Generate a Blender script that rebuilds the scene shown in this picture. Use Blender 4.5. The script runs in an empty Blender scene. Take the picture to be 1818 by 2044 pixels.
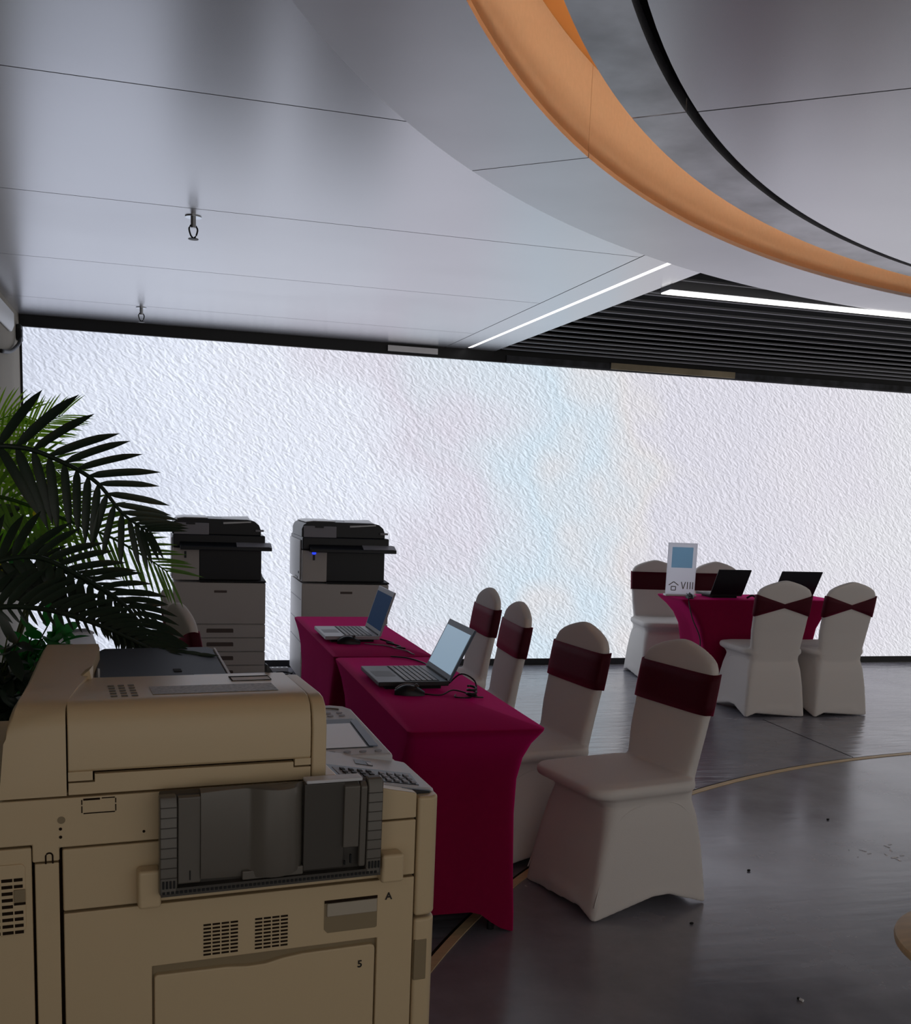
import bpy, bmesh, math, random
from mathutils import Vector, Matrix
random.seed(7)
C = bpy.context.scene.collection
sc = bpy.context.scene
PI = math.pi

# ------------------------------------------------------------------ camera
F_PX, PP_Y, YAW, PITCH, ROLL, CAM_Z = 2075.6, 1298.2, 0.281024, -0.151951, 0.0393552, 1.4
_f = Vector((math.sin(YAW)*math.cos(PITCH), math.cos(YAW)*math.cos(PITCH), math.sin(PITCH)))
_r0 = Vector((math.cos(YAW), -math.sin(YAW), 0)); _u0 = _r0.cross(_f)
_r = _r0*math.cos(ROLL) + _u0*math.sin(ROLL); _u = -_r0*math.sin(ROLL) + _u0*math.cos(ROLL)
cam_d = bpy.data.cameras.new('camera'); cam = bpy.data.objects.new('camera', cam_d); C.objects.link(cam)
cam.matrix_world = Matrix(((_r.x, _u.x, -_f.x, 0), (_r.y, _u.y, -_f.y, 0), (_r.z, _u.z, -_f.z, CAM_Z), (0, 0, 0, 1)))
cam_d.sensor_fit = 'HORIZONTAL'; cam_d.sensor_width = 36.0
cam_d.lens = F_PX*36.0/1818.0; cam_d.shift_y = (PP_Y-1022.0)/1818.0
cam_d.clip_start = 0.05; cam_d.clip_end = 100
sc.camera = cam

def at(px, py, Y):
    """point of the room at depth Y seen at a pixel of the photograph (used to measure plants)"""
    d = _f*F_PX + _r*(px-909.0) - _u*(py-PP_Y)
    return Vector((0, 0, CAM_Z)) + d*(Y/d.y)

# ------------------------------------------------------------------ world, exposure
w = bpy.data.worlds.new('world'); sc.world = w; w.use_nodes = True
bg = w.node_tree.nodes['Background']
bg.inputs[0].default_value = (1.0, 0.95, 0.885, 1); bg.inputs[1].default_value = 0.50
sc.view_settings.view_transform = 'Standard'; sc.view_settings.look = 'None'
sc.view_settings.exposure = 0.0; sc.view_settings.gamma = 1.0
sc.view_settings.use_curve_mapping = False
try:
    sc.cycles.use_denoising = True
    sc.cycles.max_bounces = 8
except Exception: pass

# ------------------------------------------------------------------ helpers
def lin(r, g, b):
    f = lambda c: (c/255/12.92) if c/255 <= .04045 else ((c/255+.055)/1.055)**2.4
    return (f(r), f(g), f(b), 1)
def mat(name, col, rough=.5, metal=0., noise=0., nscale=8., bump=0., bscale=60., spec=.5, emit=None, estr=0., stretch=(1,1,1), coat=0.):
    m = bpy.data.materials.new(name); m.use_nodes = True; nt = m.node_tree; b = nt.nodes['Principled BSDF']
    b.inputs['Base Color'].default_value = col if len(col) == 4 else (*col, 1)
    b.inputs['Roughness'].default_value = rough; b.inputs['Metallic'].default_value = metal
    b.inputs['Specular IOR Level'].default_value = spec
    if coat: b.inputs['Coat Weight'].default_value = coat
    if emit: b.inputs['Emission Color'].default_value = emit; b.inputs['Emission Strength'].default_value = estr
    if noise or bump:
        tc = nt.nodes.new('ShaderNodeTexCoord'); mp = nt.nodes.new('ShaderNodeMapping'); mp.inputs['Scale'].default_value = stretch
        nt.links.new(tc.outputs['Object'], mp.inputs[0])
    if noise:
        n = nt.nodes.new('ShaderNodeTexNoise'); n.inputs['Scale'].default_value = nscale; n.inputs['Detail'].default_value = 5
        nt.links.new(mp.outputs[0], n.inputs[0])
        r = nt.nodes.new('ShaderNodeMapRange'); r.inputs[1].default_value = .3; r.inputs[2].default_value = .7
        r.inputs[3].default_value = 1-noise; r.inputs[4].default_value = 1+noise
        nt.links.new(n.outputs[0], r.inputs[0])
        mx = nt.nodes.new('ShaderNodeMix'); mx.data_type = 'RGBA'; mx.blend_type = 'MULTIPLY'; mx.inputs[0].default_value = 1
        mx.inputs[6].default_value = col if len(col) == 4 else (*col, 1)
        nt.links.new(r.outputs[0], mx.inputs[7]); nt.links.new(mx.outputs[2], b.inputs['Base Color'])
    if bump:
        n2 = nt.nodes.new('ShaderNodeTexNoise'); n2.inputs['Scale'].default_value = bscale; n2.inputs['Detail'].default_value = 3
        nt.links.new(mp.outputs[0], n2.inputs[0])
        bp = nt.nodes.new('ShaderNodeBump'); bp.inputs['Strength'].default_value = bump; bp.inputs['Distance'].default_value = .01
        nt.links.new(n2.outputs[0], bp.inputs['Height']); nt.links.new(bp.outputs[0], b.inputs['Normal'])
    return m
M = {}
def obj(name, bm, m, parent=None, smooth=False, bevel=0., bseg=2, loc=None, rotz=None, auto=None):
    me = bpy.data.meshes.new(name)
    bmesh.ops.recalc_face_normals(bm, faces=bm.faces[:])
    bm.to_mesh(me); bm.free()
    me.materials.append(M[m] if isinstance(m, str) else m)
    o = bpy.data.objects.new(name, me); C.objects.link(o)
    if parent: o.parent = parent
    if loc: o.location = loc
    if rotz is not None: o.rotation_euler.z = rotz
    if smooth or bevel:
        for p in me.polygons: p.use_smooth = True
    if bevel:
        b = o.modifiers.new('edge', 'BEVEL'); b.width = bevel; b.segments = bseg; b.limit_method = 'ANGLE'; b.angle_limit = math.radians(40)
        b.harden_normals = True
    elif smooth and auto:
        me.set_sharp_from_angle(angle=math.radians(auto))
    return o
def tag(o, label, cat, group=None):
    o['label'] = label; o['category'] = cat
    if group: o['group'] = group
    return o
def thing(name, label, cat, loc=(0,0,0), rotz=0, group=None):
    o = bpy.data.objects.new(name, None); C.objects.link(o); o.empty_display_size = .1
    o.location = loc; o.rotation_euler = (0, 0, rotz)
    return tag(o, label, cat, group)
def struct(o): o['kind'] = 'structure'; return o
def dup(root, loc, rotz, label, group=None):
    r = root.copy(); C.objects.link(r); r.location = loc; r.rotation_euler = (0, 0, rotz); r['label'] = label
    if group: r['group'] = group
    for ch in list(root.children):
        c = ch.copy(); C.objects.link(c); c.parent = r
        for g in list(ch.children):
            d = g.copy(); C.objects.link(d); d.parent = c
    return r
def B(): return bmesh.new()
def box(bm, x0, x1, y0, y1, z0, z1):
    v = [bm.verts.new((x, y, z)) for z in (z0, z1) for y in (y0, y1) for x in (x0, x1)]
    for f in ((0,1,3,2),(4,6,7,5),(0,4,5,1),(2,3,7,6),(0,2,6,4),(1,5,7,3)): bm.faces.new([v[i] for i in f])
    return v
def bx(x0, x1, y0, y1, z0, z1): b = B(); box(b, x0, x1, y0, y1, z0, z1); return b
def prism(bm, pts, a, b, axis='y'):
    """closed outline extruded along an axis; pts are pairs in the two other axes"""
    def P(p, t): return (p[0], t, p[1]) if axis == 'y' else ((t, p[0], p[1]) if axis == 'x' else (p[0], p[1], t))
    v0 = [bm.verts.new(P(p, a)) for p in pts]; v1 = [bm.verts.new(P(p, b)) for p in pts]
    bm.faces.new(v0); bm.faces.new(v1[::-1]); n = len(pts)
    for i in range(n): bm.faces.new((v0[i], v0[(i+1) % n], v1[(i+1) % n], v1[i]))
def pr(pts, a, b, axis='y'): bm = B(); prism(bm, pts, a, b, axis); return bm
def hexa(bm, bot, top):
    v0 = [bm.verts.new(p) for p in bot]; v1 = [bm.verts.new(p) for p in top]; n = len(bot)
    bm.faces.new(v0); bm.faces.new(v1[::-1])
    for i in range(n): bm.faces.new((v0[i], v0[(i+1) % n], v1[(i+1) % n], v1[i]))
def loft(bm, rings, cap0=True, cap1=True):
    R = [[bm.verts.new(p) for p in r] for r in rings]; n = len(R[0])
    for a, b in zip(R, R[1:]):
        for i in range(n): bm.faces.new((a[i], a[(i+1) % n], b[(i+1) % n], b[i]))
    if cap0: bm.faces.new(R[0][::-1])
    if cap1: bm.faces.new(R[-1])
def rrect(hx0, hx1, hy, r, k=6, m=6):
    """rounded rectangle outline from -hx0..hx1, +-hy; k points per corner, m per side"""
    pts = []
    cs = [(hx1-r, hy-r, 0), (-hx0+r, hy-r, 90), (-hx0+r, -hy+r, 180), (hx1-r, -hy+r, 270)]
    for i, (cx, cy, a) in enumerate(cs):
        arc = [(cx+r*math.cos(math.radians(a+90*j/k)), cy+r*math.sin(math.radians(a+90*j/k))) for j in range(k+1)]
        pts += arc
        nx = cs[(i+1) % 4]; e = (nx[0]+r*math.cos(math.radians(nx[2])), nx[1]+r*math.sin(math.radians(nx[2])))
        s = arc[-1]
        pts += [(s[0]+(e[0]-s[0])*j/m, s[1]+(e[1]-s[1])*j/m) for j in range(1, m)]
    return pts
def cyl(bm, c, r, z0, z1, n=24, r1=None):
    r1 = r if r1 is None else r1
    loft(bm, [[(c[0]+rr*math.cos(2*PI*i/n), c[1]+rr*math.sin(2*PI*i/n), z) for i in range(n)] for rr, z in ((r, z0), (r1, z1))])
def tube(bm, pts, r, n=6, r_end=None):
    pts = [Vector(p) for p in pts]; rings = []
    for i, p in enumerate(pts):
        t = (pts[min(i+1, len(pts)-1)]-pts[max(i-1, 0)]).normalized()
        a = t.cross(Vector((0, 0, 1)) if abs(t.z) < .9 else Vector((1, 0, 0))).normalized(); b = t.cross(a)
        rr = r if r_end is None else r+(r_end-r)*i/(len(pts)-1)
        rings.append([p+(a*math.cos(2*PI*j/n)+b*math.sin(2*PI*j/n))*rr for j in range(n)])
    loft(bm, rings)
def spline(ctrl, n):
    """Catmull-Rom through control points"""
    P = [Vector(p) for p in ctrl]; P = [P[0]*2-P[1]]+P+[P[-1]*2-P[-2]]; out = []; k = len(P)-3
    for i in range(n+1):
        s = i/n*k; j = min(int(s), k-1); t = s-j; a, b, c, d = P[j:j+4]
        out.append(.5*((2*b)+(c-a)*t+(2*a-5*b+4*c-d)*t*t+(3*b-a-3*c+d)*t**3))
    return out
def sphere(bm, c, rx, ry, rz, u=16, v=10, zmin=-1.):
    rings = []
    for j in range(1, v):
        th = PI*j/v; z = -math.cos(th); z = max(z, zmin); s = math.sqrt(max(0, 1-z*z)) if z > zmin else math.sin(th)
        rings.append([(c[0]+rx*s*math.cos(2*PI*i/u), c[1]+ry*s*math.sin(2*PI*i/u), c[2]+rz*z) for i in range(u)])
    loft(bm, rings)

# ------------------------------------------------------------------ materials
M['dark'] = mat('black_void', lin(16, 16, 18), .9, spec=.1)
M['wall'] = mat('wall_paint', lin(150, 142, 128), .8, noise=.08, nscale=3)
M['trimblack'] = mat('black_trim', lin(14, 15, 20), .45)
M['slat'] = mat('slat_paint', lin(138, 140, 146), .5, noise=.04, nscale=3)
M['orange'] = mat('orange_paint', lin(208, 170, 130), .75, noise=.03, nscale=60)
M['orange_deep'] = mat('deep_orange_paint', lin(214, 140, 66), .8)
M['led'] = mat('light_strip_diffuser', (1, 1, 1), .5, emit=(1, .98, .95, 1), estr=2.2)
M['cove'] = mat('cove_light', (1, 1, 1), .5, emit=(1, .95, .88, 1), estr=15.0)
M['cover'] = mat('white_stretch_fabric', lin(226, 220, 217), .75, bump=.05, bscale=300, spec=.25)
M['sash'] = mat('maroon_sash', lin(70, 5, 24), .6, bump=.1, bscale=250, spec=.2)
b = M['sash'].node_tree.nodes['Principled BSDF']; b.inputs['Sheen Weight'].default_value = .8; b.inputs['Sheen Roughness'].default_value = .4; b.inputs['Sheen Tint'].default_value = lin(230, 40, 110)
M['table'] = mat('crimson_stretch_fabric', lin(136, 2, 53), .7, noise=.05, nscale=40, bump=.05, bscale=400, spec=.1)
b = M['table'].node_tree.nodes['Principled BSDF']; b.inputs['Sheen Weight'].default_value = 1.0; b.inputs['Sheen Roughness'].default_value = .55; b.inputs['Sheen Tint'].default_value = lin(255, 30, 150)
M['beige'] = mat('copier_plastic', lin(206, 184, 148), .36, bump=.02, bscale=600, spec=.5)
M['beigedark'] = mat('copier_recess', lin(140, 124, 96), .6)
M['greylight'] = mat('panel_plastic', lin(205, 206, 212), .45)
M['seam'] = mat('seam_dark', lin(40, 30, 22), .9, spec=.1)
M['tray'] = mat('tray_plastic', lin(98, 93, 86), .30, spec=.6)
M['traydark'] = mat('tray_dark_plastic', lin(66, 62, 57), .5)
M['navy'] = mat('document_tray_plastic', lin(22, 26, 36), .5)
M['black'] = mat('black_plastic', lin(14, 18, 27), .4)
M['blackmatte'] = mat('black_matte', lin(14, 15, 18), .7)
M['print'] = mat('printed_grey', lin(118, 112, 104), .6)
M['ink'] = mat('printed_black', lin(30, 26, 22), .6)
M['printer'] = mat('printer_plastic', lin(196, 188, 182), .5)
M['printerside'] = mat('printer_side_plastic', lin(222, 220, 220), .5)
M['printergrey'] = mat('printer_grey_plastic', lin(150, 148, 156), .5)
M['handle'] = mat('handle_recess', lin(92, 78, 72), .6)
M['paper'] = mat('paper', lin(240, 240, 244), .7)
M['blue_led'] = mat('blue_status_light', lin(20, 30, 220), .4, emit=(.02, .05, 1, 1), estr=1.5)
M['laptop'] = mat('laptop_grey', lin(34, 36, 40), .42)
M['laptopsilver'] = mat('laptop_silver', lin(178, 178, 186), .35)
M['key'] = mat('key_caps', lin(150, 152, 156), .45)
M['display_lit'] = mat('display_lit', (.02, .02, .02), .3, emit=lin(140, 168, 190), estr=.62)
M['display_blue'] = mat('display_blue', (.006, .01, .02), .6, spec=.1, emit=lin(10, 52, 92), estr=.3)
M['lcd'] = mat('copier_lcd', lin(225, 226, 228), .25)
M['cable'] = mat('black_cable', lin(22, 20, 24), .5)
M['greycable'] = mat('grey_cable', lin(150, 145, 155), .5)
M['wood'] = mat('pale_wood', lin(226, 198, 156), .5, noise=.10, nscale=6, stretch=(1, 9, 1))
M['steel'] = mat('steel', lin(170, 172, 176), .3, metal=1)
M['chrome'] = mat('sprinkler_metal', lin(200, 205, 212), .2, metal=1)
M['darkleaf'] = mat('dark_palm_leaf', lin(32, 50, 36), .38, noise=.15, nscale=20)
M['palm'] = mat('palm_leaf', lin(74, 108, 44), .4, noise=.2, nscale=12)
M['palmlight'] = mat('bright_palm_leaf', lin(118, 172, 52), .45, noise=.2, nscale=12)
M['broad'] = mat('broad_leaf', lin(86, 150, 30), .4, noise=.15, nscale=10)
M['yellow'] = mat('yellowing_leaf', lin(176, 176, 40), .5, noise=.2, nscale=10)
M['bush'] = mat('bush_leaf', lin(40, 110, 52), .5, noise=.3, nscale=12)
M['stem'] = mat('plant_stem', lin(70, 84, 40), .6)
M['pot'] = mat('charcoal_pot', lin(48, 46, 46), .6)
M['white'] = mat('white_lacquer', lin(226, 226, 226), .45)
M['fleck'] = mat('white_paint_fleck', lin(252, 250, 252), .7)
for k in ('darkleaf', 'palm', 'palmlight', 'broad', 'yellow', 'bush'):
    b = M[k].node_tree.nodes['Principled BSDF']; b.inputs['Subsurface Weight'].default_value = 0
def trans(m, col, f):
    nt = m.node_tree; out = nt.nodes['Material Output']; b = nt.nodes['Principled BSDF']
    t = nt.nodes.new('ShaderNodeBsdfTranslucent'); t.inputs[0].default_value = col
    mx = nt.nodes.new('ShaderNodeMixShader'); mx.inputs[0].default_value = f
    nt.links.new(b.outputs[0], mx.inputs[1]); nt.links.new(t.outputs[0], mx.inputs[2]); nt.links.new(mx.outputs[0], out.inputs[0])
trans(M['palm'], lin(120, 172, 44), .4); trans(M['palmlight'], lin(168, 218, 60), .6); trans(M['broad'], lin(130, 205, 30), .45)
trans(M['yellow'], lin(220, 215, 40), .4); trans(M['bush'], lin(50, 176, 70), .45)

def ceiling_material():
    m = bpy.data.materials.new('brushed_ceiling_panel'); m.use_nodes = True; nt = m.node_tree; b = nt.nodes['Principled BSDF']
    N = nt.nodes.new; L = nt.links.new
    tc = N('ShaderNodeTexCoord')
    mp = N('ShaderNodeMapping'); mp.inputs['Scale'].default_value = (.35, .5, 1); mp.inputs['Rotation'].default_value = (0, 0, .5); L(tc.outputs['Object'], mp.inputs[0])
    n = N('ShaderNodeTexNoise'); n.inputs['Scale'].default_value = 1.6; n.inputs['Detail'].default_value = 3; L(mp.outputs[0], n.inputs[0])
    cr = N('ShaderNodeValToRGB'); cr.color_ramp.elements[0].position = .25; cr.color_ramp.elements[0].color = lin(198, 198, 202)
    cr.color_ramp.elements[1].position = .5; cr.color_ramp.elements[1].color = lin(208, 208, 212); L(n.outputs[0], cr.inputs[0])
    L(cr.outputs[0], b.inputs['Base Color'])
    b.inputs['Metallic'].default_value = .85; b.inputs['Roughness'].default_value = .27
    return m
M['ceil'] = ceiling_material()
M['ring'] = mat('ring_panel_metal', lin(214, 214, 218), .36, metal=.75, noise=.05, nscale=2)
M['annulus'] = mat('worn_metal_edge', lin(196, 196, 200), .35, metal=.6, noise=.35, nscale=3.5)

def screen_material():
    m = bpy.data.materials.new('led_wall_picture'); m.use_nodes = True; nt = m.node_tree; N = nt.nodes.new; L = nt.links.new
    for nd in list(nt.nodes): nt.nodes.remove(nd)
    out = N('ShaderNodeOutputMaterial'); em = N('ShaderNodeEmission'); L(em.outputs[0], out.inputs[0])
    tc = N('ShaderNodeTexCoord')
    ro = N('ShaderNodeMapping'); ro.inputs['Rotation'].default_value = (0, math.radians(-42), 0); L(tc.outputs['Object'], ro.inputs[0])
    def ripple(offset):
        mp = N('ShaderNodeMapping'); mp.inputs['Location'].default_value = offset; mp.inputs['Scale'].default_value = (17, 17, 40)
        L(ro.outputs[0], mp.inputs[0])
        n = N('ShaderNodeTexNoise'); n.inputs['Scale'].default_value = 1.0; n.inputs['Detail'].default_value = 2.0; n.inputs['Distortion'].default_value = 1.1
        L(mp.outputs[0], n.inputs[0]); return n
    a, c = ripple((0, 0, 0)), ripple((.12, 0, .35))
    df = N('ShaderNodeMath'); df.operation = 'SUBTRACT'; L(a.outputs[0], df.inputs[0]); L(c.outputs[0], df.inputs[1])
    mr = N('ShaderNodeMapRange'); mr.inputs[1].default_value = -.2; mr.inputs[2].default_value = .2; mr.inputs[3].default_value = .75; mr.inputs[4].default_value = 1.25
    mr.clamp = True; L(df.outputs[0], mr.inputs[0])
    n2 = N('ShaderNodeTexNoise'); n2.inputs['Scale'].default_value = 1.1; n2.inputs['Detail'].default_value = 2; L(tc.outputs['Object'], n2.inputs[0])
    sx = N('ShaderNodeSeparateXYZ'); L(tc.outputs['Object'], sx.inputs[0])
    wob = N('ShaderNodeMath'); wob.operation = 'MULTIPLY_ADD'; wob.inputs[1].default_value = 3.2; L(n2.outputs[0], wob.inputs[0]); L(sx.outputs[0], wob.inputs[2])
    nx = N('ShaderNodeMapRange'); nx.inputs[1].default_value = 0.7; nx.inputs[2].default_value = 8.2; L(wob.outputs[0], nx.inputs[0])
    cr = N('ShaderNodeValToRGB'); els = cr.color_ramp.elements
    stops = ((0., (212, 218, 234)), (.15, (226, 232, 246)), (.29, (226, 230, 242)), (.38, (217, 215, 227)), (.46, (215, 222, 232)), (.54, (209, 224, 236)), (.64, (222, 220, 223)), (.70, (217, 216, 227)), (.86, (221, 219, 228)), (1., (223, 223, 229)))
    els[0].position, els[0].color = stops[0][0], lin(*stops[0][1]); els[1].position, els[1].color = stops[-1][0], lin(*stops[-1][1])
    for p_, c_ in stops[1:-1]: e = els.new(p_); e.color = lin(*c_)
    L(nx.outputs[0], cr.inputs[0])
    mx = N('ShaderNodeMix'); mx.data_type = 'RGBA'; mx.blend_type = 'MULTIPLY'; mx.inputs[0].default_value = 1
    L(cr.outputs[0], mx.inputs[6]); L(mr.outputs[0], mx.inputs[7]); L(mx.outputs[2], em.inputs[0])
    em.inputs[1].default_value = 1.0
    return m
M['screen'] = screen_material()

def floor_material():
    m = bpy.data.materials.new('sealed_concrete'); m.use_nodes = True; nt = m.node_tree; b = nt.nodes['Principled BSDF']; N = nt.nodes.new; L = nt.links.new
    tc = N('ShaderNodeTexCoord')
    n = N('ShaderNodeTexNoise'); n.inputs['Scale'].default_value = 1.6; n.inputs['Detail'].default_value = 7; n.inputs['Roughness'].default_value = .6; L(tc.outputs['Object'], n.inputs[0])
    cr = N('ShaderNodeValToRGB'); cr.color_ramp.elements[0].position = .3; cr.color_ramp.elements[0].color = lin(114, 114, 124)
    cr.color_ramp.elements[1].position = .72; cr.color_ramp.elements[1].color = lin(154, 153, 163); L(n.outputs[0], cr.inputs[0]); L(cr.outputs[0], b.inputs['Base Color'])
    mp = N('ShaderNodeMapping'); mp.inputs['Scale'].default_value = (3, 14, 1); mp.inputs['Rotation'].default_value = (0, 0, .25); L(tc.outputs['Object'], mp.inputs[0])
    n2 = N('ShaderNodeTexNoise'); n2.inputs['Scale'].default_value = 1.2; n2.inputs['Detail'].default_value = 4; L(mp.outputs[0], n2.inputs[0])
    # the floor beyond the tan ring has a rougher trowelled finish
    vm = N('ShaderNodeVectorMath'); vm.operation = 'DISTANCE'; vm.inputs[1].default_value = (4.80, .09, 0); L(tc.outputs['Object'], vm.inputs[0])
    st = N('ShaderNodeMapRange'); st.inputs[1].default_value = 4.86; st.inputs[2].default_value = 4.90; st.inputs[3].default_value = .06; st.inputs[4].default_value = .48; L(vm.outputs['Value'], st.inputs[0])
    bp = N('ShaderNodeBump'); bp.inputs['Distance'].default_value = .012; L(st.outputs[0], bp.inputs['Strength']); L(n2.outputs[0], bp.inputs['Height']); L(bp.outputs[0], b.inputs['Normal'])
    rr = N('ShaderNodeMapRange'); rr.inputs[1].default_value = .3; rr.inputs[2].default_value = .7; rr.inputs[3].default_value = .17; rr.inputs[4].default_value = .30; L(n.outputs[0], rr.inputs[0]); L(rr.outputs[0], b.inputs['Roughness'])
    b.inputs['Specular IOR Level'].default_value = 1.0
    return m
M['floor'] = floor_material()

# ------------------------------------------------------------------ the room
ZC = 2.486                     # ceiling
CX, CY = 4.80, 0.09            # centre of the round ceiling feature
XL, XR, YF, YB = -.92, 8.4, 8.0, -2.5
struct(obj('floor', bx(XL, XR, YB, YF, -.1, 0), 'floor'))
struct(obj('wall_left', bx(XL-.12, XL, 0.0, YF+.15, 0, 2.9), 'wall'))
back = struct(obj('wall_back', bx(XL, XR, YF+.06, YF+.16, 0, 2.9), 'dark'))
ceil = struct(obj('ceiling', bx(XL-.12, XR, YB, YF+.15, 2.92, 3.0), 'dark'))

# video wall
scr = thing('video_wall', 'huge glowing white video wall with rippled water picture behind the printers', 'screen', (0, YF, 0))
obj('display', bx(XL+.015, 7.6, 0, .05, .055, 2.407), 'screen', scr)
obj('lower_frame', bx(XL+.005, 7.6, -.012, .05, .002, .055), 'trimblack', scr)
obj('side_frame', bx(XL+.002, XL+.015, -.01, .05, .055, 2.407), 'trimblack', scr)
# header above the screen
struct(obj('trim_1', bx(XL, XR, YF-.03, YF+.05, 2.407, 2.62), 'trimblack'))
hd = mat('worn_header_metal', lin(64, 66, 72), .6, noise=.7, nscale=9)
hb = mat('bare_header_plate', lin(186, 172, 142), .6, noise=.25, nscale=4)
struct(obj('trim_2', bx(2.62, 6.6, YF-.045, YF-.031, 2.413, 2.462), hd))
struct(obj('trim_3', bx(3.50, 4.62, YF-.056, YF-.046, 2.416, 2.466), hb, bevel=.002))
struct(obj('trim_4', bx(1.67, 2.06, YF-.056, YF-.032, 2.426, 2.469), 'ceil', bevel=.001))

def xarc(Y, R): 
    d = R*R-(Y-CY)**2
    return CX-math.sqrt(d) if d > 0 else 99
RC = 4.96
def strip_panel(y0, y1, x0, xmax, z0, z1, n=22):
    """a ceiling board between two joints; its end follows the ring where the ring cuts it"""
    bm = B(); L_, R_ = [], []
    for i in range(n+1):
        Y = y0+(y1-y0)*i/n; L_.append((x0, Y)); R_.append((min(xmax, xarc(Y, RC)), Y))
    prism(bm, L_+R_[::-1], z0, z1, 'z')
    return bm
seams = [-2.5, -.69, .62, 1.93, 3.24, 4.555, 5.865, 7.175, 7.968]
for a, b_ in zip(seams, seams[1:]):
    if xarc(b_-.01, RC) > XL+.01:
        obj('ceiling_panel', strip_panel(a+.003, b_-.003, XL, 2.115, ZC, ZC+.02), 'ceil', ceil)
# border panel with light slot
y0 = CY+math.sqrt(RC**2-(CX-2.12)**2)-.02
obj('border_panel', bx(2.121, 2.279, y0, 7.968, ZC, ZC+.02), 'ceil', ceil)
obj('border_panel', bx(2.309, 2.52, y0, 7.968, ZC, ZC+.02), 'ceil', ceil)
ls = thing('light_strip', 'slim white light strip let into the pale ceiling panels', 'lamp', (2.294, 0, ZC))
obj('diffuser', bx(-.0085, .0085, 4.35, 7.9, .002, .008), 'led', ls)
obj('housing', bx(-.0145, .0145, 4.35, 7.96, .010, .03), 'slat', ls)
# open slatted ceiling on the right
obj('ceiling_void', bx(2.52, XR, 4.2, YF-.04, 2.76, 2.78), 'dark', ceil)
obj('void_edge', bx(2.522, 2.534, 4.55, YF-.06, ZC+.021, 2.76), 'dark', ceil)
sy = [4.74, 4.95, 5.30, 5.365] + [5.565+.206*i for i in range(12)]
for Y in sy:
    obj('slat', bx(2.535, XR, Y-.010, Y+.010, ZC+.004, ZC+.015), 'slat', ceil)
ls2 = thing('linear_lamp', 'bright linear lamp running between the dark ceiling slats', 'lamp', (0, 5.13, 2.456))
obj('diffuser', bx(2.54, XR, -.048, .048, .006, .012), 'led', ls2)
obj('housing', bx(2.54, XR, -.058, .058, .013, .07), 'slat', ls2)

def arc_slab(r0, r1, z0, z1, a0, a1, n=40):
    """curved slab; r0, r1 are radii about the feature's centre or whole circles (x, y, r)"""
    bm = B()
    def edge(q):
        out = []
        for k in range(n+1):
            a = math.radians(a0+(a1-a0)*k/n); d = (math.cos(a), math.sin(a)); c = q if isinstance(q, tuple) else (CX, CY, q)
            ox, oy = CX-c[0], CY-c[1]; h = ox*d[0]+oy*d[1]; t = -h+math.sqrt(h*h-(ox*ox+oy*oy-c[2]**2)); out.append((CX+d[0]*t, CY+d[1]*t))
        return out
    o_, i_ = edge(r1), edge(r0)
    R0 = [bm.verts.new((*p, z0)) for p in o_]; R1 = [bm.verts.new((*p, z1)) for p in o_]
    S0 = [bm.verts.new((*p, z0)) for p in i_]; S1 = [bm.verts.new((*p, z1)) for p in i_]
    for k in range(n):
        bm.faces.new((R0[k], R0[k+1], R1[k+1], R1[k])); bm.faces.new((S0[k], S1[k], S1[k+1], S0[k+1]))
        bm.faces.new((R0[k], S0[k], S0[k+1], R0[k+1])); bm.faces.new((R1[k], R1[k+1], S1[k+1], S1[k]))
    bm.faces.new((R0[0], R1[0], S1[0], S0[0])); bm.faces.new((R0[n], S0[n], S1[n], R1[n]))
    return bm
def off(c, d): return (c[0], c[1], c[2]+d)
K_OUT, K_IN, K_RIM, K_GR = (4.633, .243, 4.908), (4.976, -.145, 5.009), (5.05, -.23, 4.922), (5.443, -.623, 5.318)
ring = struct(obj('trim_5', arc_slab(off(K_IN, .012), off(K_OUT, -.02), 2.4855, 2.492, 60, 215, 90), 'dark'))
for a in (77.4, 137.4, 197.4):
    obj('ring_panel', arc_slab(K_IN, K_OUT, 2.468, 2.484, a-59.96, a-.03), 'ring', ring, smooth=True, auto=30)
    obj('fascia_panel', arc_slab(off(K_IN, .002), off(K_IN, .02), 2.4845, 2.745, a-59.98, a-.02), 'orange', ring, smooth=True, auto=30)
obj('cove_top', arc_slab(4.0, off(K_IN, .02), 2.747, 2.76, 17, 197, 90), 'orange_deep', ring)
disc = struct(obj('trim_6', arc_slab(.3, off(K_GR, .01), 2.545, 2.56, 17, 200, 90), 'dark'))
for a0_, a1_ in ((17, 139.75), (139.85, 199.8)):
    obj('disc_rim', arc_slab(K_GR, K_RIM, 2.504, 2.544, a0_, a1_, 80), 'annulus', disc, smooth=True, auto=30)
for a in (79.8, 139.8, 199.8):
    obj('disc_panel', arc_slab(.3, off(K_GR, -.036), 2.500, 2.52, a-59.9, a), 'ceil', disc, smooth=True, auto=30)
cv = thing('cove_lamp', 'hidden light strip glowing onto the curved orange band', 'lamp', (0, 0, 0))
obj('strip', arc_slab(off(K_RIM, -.075), off(K_RIM, -.055), 2.5485, 2.556, 62, 196, 60), 'cove', cv)

# floor ring
struct(obj('trim_7', arc_slab(4.845, 4.878, 0.0005, .003, 88, 150, 60), 'wood'))
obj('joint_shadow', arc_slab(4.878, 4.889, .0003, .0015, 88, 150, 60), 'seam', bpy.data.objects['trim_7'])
b = B(); tube(b, [(3.80, 5.85, .0), (3.785, 5.3, .0), (3.77, 4.88, .0)], .0022, 5); obj('floor_joint', b, 'seam', bpy.data.objects['floor'])
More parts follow.
